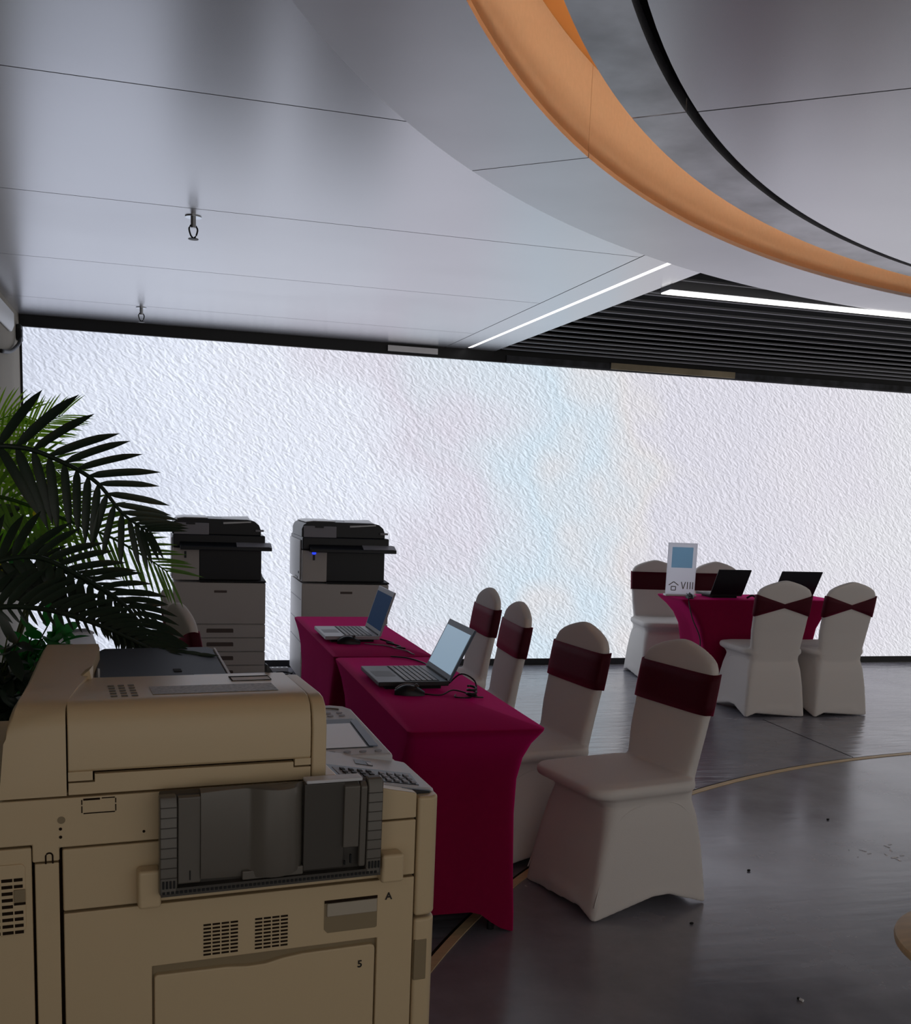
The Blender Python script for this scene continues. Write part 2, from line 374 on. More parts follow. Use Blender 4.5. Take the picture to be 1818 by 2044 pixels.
# scuffs and flecks of paint on the floor
fl = B()
for px_, py_, s in ((1694, 1697, .012), (1712, 1711, .012), (1722, 1698, .03), (1735, 1704, .02), (1770, 1690, .03), (1778, 1698, .025), (1785, 1712, .035), (1792, 1716, .03), (1800, 1708, .02), (1768, 1706, .02), (1776, 1686, .02)):
    d = _f*F_PX+_r*(px_-909.)-_u*(py_-PP_Y); t = -CAM_Z/d.z; p = d*t; a = random.uniform(0, PI)
    pts = [(p.x+s*.5*(1 if k in (0, 3) else -1)*math.cos(a)-s*.12*(1 if k < 2 else -1)*math.sin(a), p.y+s*.5*(1 if k in (0, 3) else -1)*math.sin(a)+s*.12*(1 if k < 2 else -1)*math.cos(a)) for k in range(4)]
    prism(fl, [pts[0], pts[1], pts[2], pts[3]], .0004, .0012, 'z')
o = tag(obj('paint_flecks', fl, 'fleck'), 'cluster of white paint flecks on dark floor near the pale wooden disc', 'stain'); o['kind'] = 'stuff'
for i, (px_, py_, lab) in enumerate(((1652, 1637, 'tiny black crumb on floor just inside the tan ring line'), (1494, 1739, 'tiny black crumb on floor to the right of the nearest white chair'), (1380, 1845, 'tiny black chip on floor in front of the nearest white chair'))):
    d = _f*F_PX+_r*(px_-909.)-_u*(py_-PP_Y); t = -CAM_Z/d.z; p = d*t
    b = B(); sphere(b, (0, 0, 0.003), .008, .005, .004, 8, 6)
    tag(obj('crumb', b, 'blackmatte', loc=(p.x, p.y, 0.001), smooth=True), lab, 'debris')
d = _f*F_PX+_r*(1598-909.)-_u*(1998-PP_Y); p = d*(-CAM_Z/d.z)
t = thing('cigarette_butt', 'small white stub with dark end on the floor nearest the camera', 'debris', (p.x, p.y, .004), 1.9)
b = B(); tube(b, [(-.008, 0, 0), (.004, 0, 0)], .004, 8); obj('paper_end', b, 'fleck', t)
b = B(); tube(b, [(.004, 0, 0), (.011, 0, 0)], .004, 8); obj('dark_end', b, 'blackmatte', t)

# left wall fittings: white duct, bracket
t = thing('wall_duct', 'white boxed duct along the top of the beige left wall', 'duct', (XL, 0, 0))
b = B(); prism(b, [(0.002, 2.30), (.018, 2.30), (.034, 2.34), (.034, 2.42), (.002, 2.42)], 4.8, 7.45, 'y')
obj('casing', b, 'white', t, bevel=.01)
b = B(); tube(b, spline([(.03, 7.78, 2.36), (.03, 7.75, 2.28), (.02, 7.6, 2.22), (.02, 7.3, 2.16), (.02, 6.9, 2.12)], 14), .012, 8)
tag(obj('wall_cable', b, 'cable', loc=(XL, 0, 0), smooth=True), 'dark cable looping down the beige wall beside the screen', 'cable')
tag(obj('wall_bracket', bx(.001, .035, 7.8, 7.9, 2.29, 2.40), 'trimblack', loc=(XL, 0, 0), bevel=.01), 'dark bracket at the top of the beige wall beside the screen', 'bracket')

# sprinklers
def sprinkler(x, y, label):
    t = thing('fire_sprinkler', label, 'sprinkler', (x, y, ZC), .4, 'ceiling sprinklers')
    b = B(); cyl(b, (0, 0), .034, -.004, -.0005, 24); obj('escutcheon', b, 'chrome', t, smooth=True, auto=30)
    b = B(); cyl(b, (0, 0), .011, -.045, -.004, 14); obj('body', b, 'steel', t, smooth=True, auto=30)
    b = B()
    tube(b, spline([(.010, 0, -.035), (.019, 0, -.05), (.012, 0, -.075), (.002, 0, -.085)], 8), .0035, 6)
    tube(b, spline([(-.010, 0, -.035), (-.019, 0, -.05), (-.012, 0, -.075), (-.002, 0, -.085)], 8), .0035, 6)
    obj('frame_arm', b, 'trimblack', t, smooth=True)
    b = B(); cyl(b, (0, 0), .021, -.091, -.088, 14); obj('deflector', b, 'trimblack', t)
sprinkler(.145, 4.69, 'ceiling sprinkler with round flange, nearer one on the pale ceiling')
sprinkler(-.10, 7.24, 'ceiling sprinkler close to the top edge of the video wall')

# ------------------------------------------------------------------ stretch covered tables
TZ = .725
def table_bm(L, W):
    bm = B(); k, m = 4, 12
    prof = [  # z, inset along the length, inset across, corner radius
        (0.0, .225, -.012, .012), (.06, .222, -.010, .014), (.2, .212, .000, .02), (.40, .195, .010, .03), (.52, .165, .016, .035),
        (.60, .12, .016, .035), (.66, .065, .012, .03), (.695, .022, .006, .025), (.713, .004, .001, .022), (TZ-.003, .0, .0, .022), (TZ, .006, .006, .02)]
    rings = []
    for z, il, iw, r in prof:
        pts = rrect(W/2-iw, W/2-iw, L/2-il, r, k, m); ring_ = []
        for (x, y) in pts:
            fx = abs(x)/(W/2-iw); fy = abs(y)/(L/2-il); zz = z
            if z < .3:
                g = 1-min(1, min(fx, fy)); g = g*g*(3-2*g)    # hem lifts between the feet
                zz = z+(.3-z)/.3*(.075 if fy > fx else .09)*min(1, g*1.6)
            g = 1-min(fx, fy) if z < .69 else 0               # cloth is pulled inwards between the corners
            pull = .018*g*math.sin(min(1, z/.69)*PI)
            if fx >= fy: x -= math.copysign(pull, x)
            else: y -= math.copysign(pull, y)
            ring_.append((x, y, zz))
        rings.append(ring_)
    loft(bm, rings, cap0=False)
    return bm
def table(x, y, rotz, L, W, label):
    t = thing('folding_table', label, 'table', (x, y, 0), rotz, 'crimson covered tables')
    obj('table_cover', table_bm(L, W), 'table', t, smooth=True, auto=60)
    for sy_ in (-1, 1):      # legs under the cloth, their feet peep under the hem
        b = B()
        for sx in (-1, 1): tube(b, [(sx*W*.36, sy_*(L/2-.26), .0), (sx*W*.36, sy_*(L/2-.26), .69)], .012, 8)
        obj('leg_frame', b, 'trimblack', t)
    return t
T1 = table(.882, 3.425, 0, 1.29, .415, 'crimson cloth covered table nearest the beige copier, with the pale screen laptop')
T2 = table(.882, 4.735, 0, 1.29, .415, 'crimson cloth covered table in front of the printers, with the blue screen laptop')
T3 = table(4.10, 6.62, PI/2, 1.27, .40, 'crimson cloth covered table with the white sign and two dark laptops')

# ------------------------------------------------------------------ covered banquet chairs
def chair_meshes():
    bm = B()
    k, m = 5, 6
    def skirt_ring(z, xf, xr, hy, r, hem=False, dz=0):
        out = []
        for (x, y) in rrect(xr, xf, hy, r, k, m):
            fx = min(1, abs(x)/(xf if x > 0 else xr)); fy = min(1, abs(y)/hy); zz = z
            if hem:
                g = max(0, 1-min(fx, fy)-.12)/.88; zz = z+.055*min(1, g*1.7)
            out.append((x, y, zz+dz))
        return out
    rings = [skirt_ring(.0, .245, .245, .218, .018, True), skirt_ring(.09, .232, .236, .212, .02, False), skirt_ring(.2, .212, .224, .204, .024),
             skirt_ring(.31, .188, .208, .192, .03), skirt_ring(.375, .174, .192, .180, .04), skirt_ring(.40, .205, .188, .190, .06),
             skirt_ring(.415, .245, .197, .211, .07), skirt_ring(.432, .254, .196, .216, .075), skirt_ring(.449, .246, .19, .209, .07), skirt_ring(.458, .21, .17, .17, .06), skirt_ring(.461, .1, .1, .08, .05)]
    # lift ring 1 with the hem so that it never drops below
    rings[1] = [(x, y, max(z, rings[0][i][2]+.03)) for i, (x, y, z) in enumerate(rings[1])]
    loft(bm, rings, cap0=True)
    # back rest
    def back_ring(x, z, hw, th, n=28):
        out = []
        for i in range(n):
            a = 2*PI*i/n; c, s = math.cos(a), math.sin(a); e = .45
            out.append((x+th*math.copysign(abs(c)**e, c), hw*math.copysign(abs(s)**e, s), z))
        return out
    br = [(-.164, .36, .172, .030), (-.170, .44, .176, .029), (-.186, .56, .190, .027), (-.205, .66, .196, .026), (-.218, .74, .199, .025), (-.226, .79, .199, .025),
          (-.231, .822, .194, .025), (-.235, .85, .177, .025), (-.238, .870, .143, .025), (-.240, .887, .098, .024), (-.241, .900, .050, .021), (-.2412, .908, .016, .014)]
    loft(bm, [back_ring(*q) for q in br])
    me = bpy.data.meshes.new('cover_raw'); bmesh.ops.recalc_face_normals(bm, faces=bm.faces[:]); bm.to_mesh(me); bm.free()
    ob = bpy.data.objects.new('tmp', me); C.objects.link(ob)
    r = ob.modifiers.new('r', 'REMESH'); r.mode = 'VOXEL'; r.voxel_size = .0065; r.use_smooth_shade = True
    s = ob.modifiers.new('s', 'SMOOTH'); s.iterations = 7; s.factor = .5
    ev = ob.evaluated_get(bpy.context.evaluated_depsgraph_get()); res = bpy.data.meshes.new_from_object(ev)
    bpy.data.objects.remove(ob); bpy.data.meshes.remove(me)
    res.name = 'chair_cover'; res.materials.clear(); res.materials.append(M['cover'])
    for p_ in res.polygons: p_.use_smooth = True
    # sash: flat band in front, gathered to a narrow knot behind
    sb = B(); n = 40; cols = []
    for i in range(n):
        a = 2*PI*i/n; c, s_ = math.cos(a), math.sin(a); e = .4
        yy = .2012*math.copysign(abs(s_)**e, s_); dx = math.copysign(abs(c)**e, c)
        f = abs(yy)/.2012
        if c < 0: h = .013+.060*f**1.05; zc = .742
        else: h = .070; zc = .742
        col = []
        for j in range(5):
            t_ = j/4*2-1; z = zc+h*t_; x0 = -.205-(z-.66)*.165 if z > .66 else -.205+(.66-z)*.15
            bul = .0015*(1-t_*t_)
            col.append(sb.verts.new((x0+(.0285+bul)*dx, yy, z)))
        cols.append(col)
    for i in range(n):
        for j in range(4): sb.faces.new((cols[i][j], cols[(i+1) % n][j], cols[(i+1) % n][j+1], cols[i][j+1]))
    return res, sb
cover_me, sash_bm = chair_meshes()
def first_chair(x, y, deg, label, group):
    t = thing('banquet_chair', label, 'chair', (x, y, 0), math.radians(deg), group)
    o = bpy.data.objects.new('chair_cover', cover_me); C.objects.link(o); o.parent = t
    s = obj('sash', sash_bm, 'sash', t, smooth=True)
    hy = lambda z: .216+(.190-.216)*z/.31 if z < .31 else .190-(z-.31)*.13
    for sg in (-1, 1):          # stitched seam arching over each side panel
        b = B(); tube(b, [(x, sg*(hy(z)-.001), z) for x, z in [(p.x, p.y) for p in spline([(.236, .05, 0), (.205, .15, 0), (.168, .27, 0), (.12, .345, 0), (.02, .378, 0), (-.10, .370, 0), (-.165, .315, 0), (-.20, .20, 0), (-.226, .07, 0)], 36)]], .0022, 6)
        obj('side_seam', b, 'cover', t, smooth=True)
    so = s.modifiers.new('t', 'SOLIDIFY'); so.thickness = .003; so.offset = 0
    return t
G1, G2, G3 = 'chairs right of the crimson tables', 'chairs left of the crimson tables', 'chairs round the sign table'
chA = first_chair(1.572, 3.27, 191.5, 'white covered chair with maroon sash nearest the camera, whole seat in view', G1)
dup(chA, (1.385, 3.76, 0), math.radians(187), 'white covered chair with maroon sash just behind the nearest chair, its seat partly hidden', G1)
dup(chA, (1.43, 5.18, 0), math.radians(178), 'white covered chair beside the farther table, behind its twin, in front of the glowing screen', G1)
dup(chA, (1.365, 4.53, 0), math.radians(176), 'white covered chair seen edge-on, overlapping the chair at the farther table', G1)
dup(chA, (.275, 4.90, 0), math.radians(4), 'white covered chair left of the tables, farther of the pair before the left printer', G2)
dup(chA, (.31, 4.40, 0), math.radians(14), 'white covered chair left of the tables, nearer of the pair before the left printer', G2)
dup(chA, (3.86, 7.48, 0), math.radians(-98), 'white covered chair at far left corner of the sign table, facing the camera', G3)
dup(chA, (4.42, 7.45, 0), math.radians(-92), 'white covered chair mostly hidden behind the white sign and dark laptop', G3)
dup(chA, (3.935, 6.145, 0), math.radians(87), 'white covered chair with knotted dark sash, left of the two turned to the screen', G3)
dup(chA, (4.400, 6.125, 0), math.radians(94), 'white covered chair with knotted dark sash, right of the two turned to the screen', G3)

# ------------------------------------------------------------------ laptops, mice, cables
def laptop(x, y, z, rotz, w_, d_, hl, ang, body, disp, bez, label, riser=True, power='display_lit'):
    """local: hinge line at x=0, palm rest towards -x, lid leaning to +x"""
    t = thing('laptop', label, 'laptop', (x, y, z), rotz, 'open laptops on the crimson tables')
    obj('base', bx(-d_, 0, -w_/2, w_/2, .014, .030), body, t, bevel=.003)
    obj('feet', bx(-d_+.03, -.02, -w_/2+.03, w_/2-.03, 0.0, .014), 'blackmatte', t)
    kb = obj('keyboard', bx(-d_*.62, -.03, -w_/2+.014, w_/2-.014, .030, .0308), 'blackmatte', t)
    b = B(); rows, cols = 6, 13; kx0, kx1 = -d_*.61, -.034; kw = (kx1-kx0)/rows; kh = (w_-.034)/cols
    for i in range(rows):
        for j in range(cols):
            if i == 0 and 3 <= j <= 8 and j > 3: continue
            x0 = kx0+i*kw; y0_ = -w_/2+.017+j*kh
            box(b, x0+kw*.14, x0+kw*.86, y0_+kh*.08, y0_+kh*(.92 if not (i == 0 and j == 3) else 5.92), .0308, .0325)
    ko = obj('keys', b, 'key', kb); ko['kind'] = 'stuff'
    obj('touchpad', bx(-d_+.012, -d_*.66, -.05, .05, .030, .0304), 'traydark' if body == 'laptop' else 'printergrey', t)
    lid = obj('lid', bx(-.004, .004, -w_/2, w_/2, 0, hl), 'black' if bez == 'black' else bez, t, bevel=.002)
    lid.location = (0.002, 0, .027); lid.rotation_euler = (0, PI/2-ang, 0)
    obj('display', bx(-.0048, -.0042, -w_/2+.012, w_/2-.012, .022, hl-.022), disp, lid)
    b = B(); tube(b, [(0, -w_/2+.03, .027), (0, w_/2-.03, .027)], .007, 8); obj('hinge', b, 'blackmatte', t)
    return t
bezel = mat('laptop_bezel', lin(76, 92, 112), .4)
laptop(.955, 3.535, TZ, 0, .325, .245, .198, math.radians(64), 'laptop', 'display_lit', bezel, 'open dark laptop with pale lit screen on the near crimson table')
laptop(.935, 4.62, TZ, 0, .335, .24, .205, math.radians(72), 'laptopsilver', 'display_blue', 'laptopsilver', 'open silver laptop with dark blue screen on the table before the printers')
laptop(3.86, 6.53, TZ, math.radians(-90), .255, .2, .205, math.radians(62), 'black', 'blackmatte', 'black', 'open black laptop seen from behind, next to the white sign')
laptop(4.40, 6.53, TZ, math.radians(-90), .33, .2, .20, math.radians(62), 'black', 'blackmatte', 'black', 'open black laptop seen from behind, between two white chairs at the sign table')
def mouse(x, y, rotz, label):
    t = thing('computer_mouse', label, 'mouse', (x, y, TZ), rotz, 'computer mice')
    b = B(); rings = []
    for q in range(9):
        s = q/8; xx = -.05+.1*s; h = .036*math.sin(PI*(.12+.76*s))*(1.05-.25*s); hw = .030*math.sin(PI*(.14+.72*s))**.6
        rings.append([(xx, hw*math.cos(a), .002+max(0, math.sin(a))*h) for a in [PI*i/10 for i in range(11)]]+[(xx, hw*.9*math.cos(PI-PI*i/5), .001) for i in range(1, 5)])
    loft(b, rings); obj('shell', b, 'black', t, smooth=True, auto=50)
    b = B(); tube(b, [(.022, -.0035, .033), (.022, .0035, .033)], .006, 10); obj('scroll_wheel', b, 'traydark', t)
    b = B(); tube(b, spline([(-.048, 0, .02), (-.03, .018, .03), (0, .024, .034), (.03, .02, .027)], 8), .0018, 5); obj('edge_line', b, 'greycable', t)
    return t
mouse(.80, 3.30, -.25, 'black mouse beside the pale screen laptop'); mouse(.795, 4.43, -.2, 'black mouse beside the blue screen laptop'); mouse(3.56, 6.50, 1.2, 'small black mouse in front of the white sign')
def cable(name, pts, r, m, label, n=30):
    b = B(); tube(b, spline(pts, n), r, 6); return tag(obj(name, b, m, smooth=True), label, 'cable')
zt = TZ+.004
cable('mouse_cable', [(.85, 3.29, zt), (.90, 3.27, zt), (.95, 3.30, zt+.01), (1.0, 3.27, zt), (.985, 3.22, zt), (.94, 3.23, zt), (.95, 3.27, zt)], .0025, 'cable', 'black mouse lead coiled beside the pale screen laptop')
cable('power_cable', [(.96, 3.40, zt+.012), (1.0, 3.38, zt+.05), (1.04, 3.35, zt+.03), (1.02, 3.27, zt), (.985, 3.24, zt+.004), (1.0, 3.20, zt+.006), (1.03, 3.22, zt)], .0028, 'cable', 'black power lead looping behind the pale screen laptop')
tag(obj('cable_knot', (lambda b: (tube(b, spline([(.995+.017*math.cos(a)*(1-.02*k), 3.235+.02*math.sin(a), zt+.003+.0025*k) for k, a in enumerate([j*1.2 for j in range(14)])], 50), .004, 6), b)[1])(B()), 'cable', smooth=True), 'bundled knot of black cable on the near crimson table', 'cable')
cable('grey_cable', [(.86, 4.41, zt), (.93, 4.36, zt), (.965, 4.30, zt), (.955, 4.25, zt+.006), (1.0, 4.20, zt), (1.005, 4.13, zt), (1.01, 4.11, zt)], .003, 'greycable', 'pale grey lead running from blue screen laptop to the table edge')
cable('laptop_lead', [(.94, 4.46, zt+.012), (.99, 4.42, zt), (.95, 4.37, zt+.01), (1.0, 4.33, zt), (.98, 4.30, zt), (1.01, 4.27, zt)], .004, 'cable', 'tangled black lead behind the blue screen laptop')
cable('table_lead', [(.90, 4.06, zt), (.96, 4.02, zt), (1.0, 3.9, zt), (.98, 3.74, zt+.01)], .003, 'cable', 'thin black lead crossing the gap between the two crimson tables')
cable('hanging_lead', [(3.55, 6.46, zt), (3.50, 6.405, TZ+.002), (3.525, 6.38, .60), (3.60, 6.385, .45), (3.585, 6.38, .30), (3.57, 6.375, .15)], .004, 'cable', 'thin dark lead hanging down the left end of the sign table')
cable('sign_table_leads', [(4.02, 6.52, zt), (4.05, 6.50, zt+.02), (4.08, 6.48, zt+.004), (4.12, 6.5, zt+.012), (4.16, 6.47, zt+.004), (4.19, 6.49, zt)], .008, 'cable', 'bunched black leads between the two black laptops')

# sign on the far table
t = thing('table_sign', 'white upright sign with pale blue picture on left end of far table', 'sign', (3.565, 6.66, TZ), math.radians(-12))
M['signboard'] = mat('sign_board_paper', lin(240, 240, 244), .6); trans(M['signboard'], lin(250, 250, 255), .75)
obj('board', bx(-.105, .105, -.004, .004, .012, .375), 'signboard', t, bevel=.002)
obj('foot', bx(-.11, .11, -.035, .035, 0.0, .012), 'white', t, bevel=.002)
obj('picture', bx(-.075, .075, -.0056, -.0042, .20, .345), (lambda m: (trans(m, lin(205, 236, 250), .75), m)[1])(mat('sign_print_blue', lin(200, 228, 242), .6)), t)
b = B()   # house-shaped outline and strokes printed below
for a_, c_ in (((-.085, .075), (-.05, .10)), ((-.05, .10), (-.015, .075)), ((-.066, .066), (-.034, .066)), ((-.066, .04), (-.034, .04)), ((-.066, .04), (-.066, .066)), ((-.034, .04), (-.034, .066)), ((.005, .10), (.02, .05)), ((.02, .05), (.035, .10)), ((.05, .05), (.05, .10)), ((.07, .05), (.07, .10)), ((.088, .05), (.088, .10))):
    dx, dz = c_[0]-a_[0], c_[1]-a_[1]; l = math.hypot(dx, dz); nx, nz = -dz/l*.003, dx/l*.003
    prism(b, [(a_[0]+nx, a_[1]+nz), (c_[0]+nx, c_[1]+nz), (c_[0]-nx, c_[1]-nz), (a_[0]-nx, a_[1]-nz)], -.0054, -.0042, 'y')
obj('sign_print', b, 'print', t)

# ------------------------------------------------------------------ the two printers by the screen
def printer(x, y, label, led):
    t = thing('office_printer', label, 'printer', (x, y, 0), 0, 'office printers before the screen')
    W, D = .625, .66
    obj('body', bx(.006, W-.006, .02, D, .03, .722), 'printerside', t, bevel=.004)
    b = B()
    for (cx_, cy_) in ((.05, .07), (W-.05, .07), (.05, D-.07), (W-.05, D-.07)): cyl(b, (cx_, cy_), .025, 0, .031, 12)
    obj('casters', b, 'black', t)
    dr = obj('front_door', bx(.004, W-.004, 0, .022, .437, .72), 'printer', t, bevel=.005)
    obj('badge', bx(.275, .36, -.003, .002, .652, .668), 'handle', dr, bevel=.002)
    for z0, z1 in ((.342, .431), (.246, .337), (.150, .240), (.045, .144)):
        d_ = obj('drawer', bx(.004, W-.004, 0, .022, z0, z1), 'printer', t, bevel=.004)
        zc = (z0+z1)/2+.004
        obj('handle_recess', pr([(.225, zc-.014), (.405, zc-.014), (.405, zc+.008), (.40, zc+.014), (.23, zc+.014), (.225, zc+.008)], -.002, .004), 'handle', d_)
    # upper engine
    obj('left_tower', bx(.004, .176, .004, D-.02, .735, .953), 'printer', t, bevel=.006)
    obj('usb_slot', bx(.078, .092, .0005, .006, .885, .93), 'black', t)
    if led:
        b = B(); sphere(b, (.085, .002, .936), .014, .008, .012, 12, 8); obj('status_light', b, 'blue_led', t, smooth=True)
    obj('output_bay', bx(.178, .595, .045, D-.02, .735, .955), 'black', t, bevel=.004)
    obj('output_shelf', pr([(-.002, .7225), (D-.1, .7225), (D-.1, .80), (.25, .745), (-.002, .734)], .18, W-.002, 'x'), 'blackmatte', t)
    sh = obj('scanner', bx(.004, .615, 0, D, .958, 1.045), 'black', t, bevel=.008)
    cp = obj('control_panel', pr([(-.075, .945), (-.075, .968), (.0, .995), (.06, .995), (.06, .945)], .05, .655, 'x'), 'black', t, bevel=.004)
    b = B(); hexa(b, [(.42, -.07, .9705), (.64, -.07, .9705), (.64, -.005, .994), (.42, -.005, .994)], [(.42, -.07, .9735), (.64, -.07, .9735), (.64, -.005, .997), (.42, -.005, .997)])
    obj('key_strip', b, 'printergrey', cp)
    # document feeder
    ad = obj('document_feeder', pr([(.0, 1.045), (.0, 1.10), (.012, 1.128), (.04, 1.146), (.08, 1.152), (.50, 1.150), (.545, 1.140), (.575, 1.115), (.588, 1.08), (.588, 1.045)], .02, D-.12), 'black', t, bevel=.004)
    obj('feeder_cover', bx(.012, .240, .008, .022, 1.026, 1.122), 'printergrey', ad, bevel=.004)
    obj('feeder_top', pr([(.03, 1.147), (.08, 1.1535), (.235, 1.1535), (.235, 1.158), (.08, 1.158), (.03, 1.151)], .03, D-.14), 'white', ad)
    obj('cover_latch', bx(.09, .15, .004, .008, 1.11, 1.122), 'black', ad)
    b = B(); hexa(b, [(.335, .012, 1.118), (.52, .012, 1.132), (.52, .3, 1.158), (.335, .3, 1.151)], [(.335, .012, 1.130), (.52, .012, 1.140), (.52, .3, 1.166), (.335, .3, 1.159)])
    obj('paper_guide', b, 'white', ad)
    obj('output_lip', bx(.55, .605, .0, .05, 1.072, 1.085), 'printergrey', ad)
    # plain left side: panel joints, vents
    b = B()
    for z in (.30, .44, .60, .735): box(b, .0035, .006, .06, D-.05, z, z+.004)
    obj('side_joints', b, 'printergrey', t)
    obj('side_tower', bx(-.006, .004, .06, D-.02, .74, 1.02), 'printerside', t, bevel=.004)
    obj('side_latch', bx(-.010, -.006, .17, .30, .745, .757), 'black', t)
    obj('side_latch', bx(-.010, -.006, .10, .13, .785, .80), 'black', t)
    return t
printer(.088, 7.24, 'tall office printer with dark top, left of the two at the screen, behind the palm', False)
printer(.955, 7.24, 'tall office printer with blue status light, right of the two at the screen', True)
# power strip and leads between the printers
t = thing('power_strip', 'white power strip on floor at foot of the screen between printers', 'power strip', (.86, 7.80, 0.0), .05)
obj('housing', bx(-.08, .08, -.02, .02, 0, .035), 'white', t, bevel=.006)
b = B()
for i in range(4): box(b, -.065+.035*i, -.045+.035*i, -.012, .012, .035, .0365)
obj('sockets', b, 'trimblack', t)
cable('floor_lead', [(.76, 7.75, .012), (.82, 7.70, .012), (.90, 7.72, .012), (.95, 7.66, .012), (.88, 7.60, .012), (.80, 7.58, .012)], .008, 'cable', 'black lead curling over floor between the printers')
cable('floor_lead_grey', [(.76, 7.70, .010), (.84, 7.64, .010), (.92, 7.62, .010), (.96, 7.52, .010), (.90, 7.45, .010)], .006, 'greycable', 'grey lead curling over floor between the printers')

# ------------------------------------------------------------------ the beige copier in front
al = math.radians(6)
cop = thing('photocopier', 'large beige photocopier with grey side tray in the near left corner', 'photocopier', (-1.65*math.sin(al), 1.65*math.cos(al), 0), al)
UB = -.16        # back of the machine
def cobj(name, bm, m, parent=cop, **k): return obj(name, bm, m, parent, **k)
cobj('body', bx(UB+.01, .612, .013, .56, .05, .862), 'seam')
b = B()
for (x, y) in ((UB+.1, .1), (.52, .1), (UB+.1, .48), (.52, .48)): cyl(b, (x, y), .03, 0, .055, 14)
cobj('casters', b, 'black')
# side panels, each proud of the dark body so that the joints show
cobj('upper_panel', pr([(UB, .839), (-.0155, .839), (-.0155, .811), (.0235, .811), (.0235, .8315), (.6085, .8315), (.6085, .876), (.56, .886), (.47, .909), (.44, .9105), (UB, .9105)], 0, .03), 'beige', bevel=.0025)
ld = cobj('rear_door', bx(UB, -.0165, 0, .03, .12, .8355), 'beige', bevel=.003)
cobj('vent_frame', pr([(UB, .698), (-.036, .698), (-.026, .708), (-.026, .806), (-.030, .812), (UB, .812)], -.0025, .002), 'beige', ld, bevel=.002)
b = B()
for i in range(9):
    z = .788-.0105*i
    box(b, -.061+.001, -.0445, -.0032, -.002, z-.003, z+.002)
    if i not in (2, 3, 4): box(b, -.0425, -.030, -.0032, -.002, z-.003, z+.002)
    box(b, -.085, -.063, -.0032, -.002, z-.003, z+.002); box(b, -.11, -.088, -.0032, -.002, z-.003, z+.002)
vs = cobj('vent_slots', b, 'seam', ld); vs['kind'] = 'stuff'
cobj('latch', bx(-.043, -.0265, -.005, -.002, .752, .772), 'beigedark', ld, bevel=.001)
cobj('latch_gap', bx(-.043, -.0265, -.0034, -.002, .747, .751), 'seam', ld)
cobj('narrow_panel', bx(-.0125, .0225, 0, .03, .12, .8085), 'beige', bevel=.002)
b = B(); tube(b, [(.0035, 0, .808), (.0035, 0, .820)]+[(.0085-.005*math.cos(a), 0, .820+.005*math.sin(a)) for a in [PI*i/8 for i in range(1, 8)]]+[(.0135, 0, .820), (.0135, 0, .808)], .0014, 6)
cobj('lock_notch', b, 'seam')
cobj('middle_panel', bx(.0275, .6085, 0, .03, .7275, .8285), 'beige', bevel=.003)
lp = cobj('lower_panel', pr([(.028, .12), (.028, .7235), (.6085, .7235), (.6085, .12), (.5425, .12), (.5425, .6175), (.1605, .6175), (.1605, .12)], 0, .03), 'beige', bevel=.002)
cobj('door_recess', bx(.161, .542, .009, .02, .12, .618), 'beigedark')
sd = cobj('supply_door', pr([(.164, .15), (.164, .598), (.167, .602), (.28, .6005), (.315, .597), (.345, .5975), (.375, .6035), (.41, .607), (.53, .6075), (.537, .605), (.539, .599), (.539, .15)], -.001, .02), 'beige', bevel=.003)
# ventilation slots
def vent(u0, u1, z0, z1):
    b = B(); nr, nc = 9, 4
    for i in range(nr):
        for j in range(nc):
            cw = (u1-u0)/nc; z = z0+(z1-z0)*(i+.5)/nr
            box(b, u0+cw*j+.0012, u0+cw*(j+1)-.0012, -.0006, .003, z-.0016, z+.0016)
    v = cobj('vent_slots', b, 'seam', lp); v['kind'] = 'stuff'
vent(.241, .300, .6235, .6815); vent(.326, .384, .6235, .6815)
# pull handle in a pocket
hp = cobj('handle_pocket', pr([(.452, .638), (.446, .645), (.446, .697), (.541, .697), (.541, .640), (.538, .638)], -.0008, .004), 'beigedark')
cobj('pull_grip', bx(.450, .540, -.004, .001, .668, .692), mat('grip_grey', lin(176, 166, 150), .5), hp, bevel=.002)
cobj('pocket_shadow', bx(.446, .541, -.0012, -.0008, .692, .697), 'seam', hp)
def text(name, s, u, z, size, parent, m='ink'):
    cu = bpy.data.curves.new(name, 'FONT'); cu.body = s; cu.size = size; cu.extrude = .0002; cu.offset = .0004
    o = bpy.data.objects.new('tmp', cu); C.objects.link(o)
    me = bpy.data.meshes.new_from_object(o.evaluated_get(bpy.context.evaluated_depsgraph_get())); bpy.data.objects.remove(o)
    me.materials.clear(); me.materials.append(M[m])
    t = bpy.data.objects.new(name, me); C.objects.link(t); t.parent = parent; t.location = (u, -.0012 if parent is not sd else -.0022, z); t.rotation_euler = (PI/2, 0, 0); return t
text('letter', 'A', .5555, .687, .018, lp); text('letter', '5', .507, .568, .018, sd)
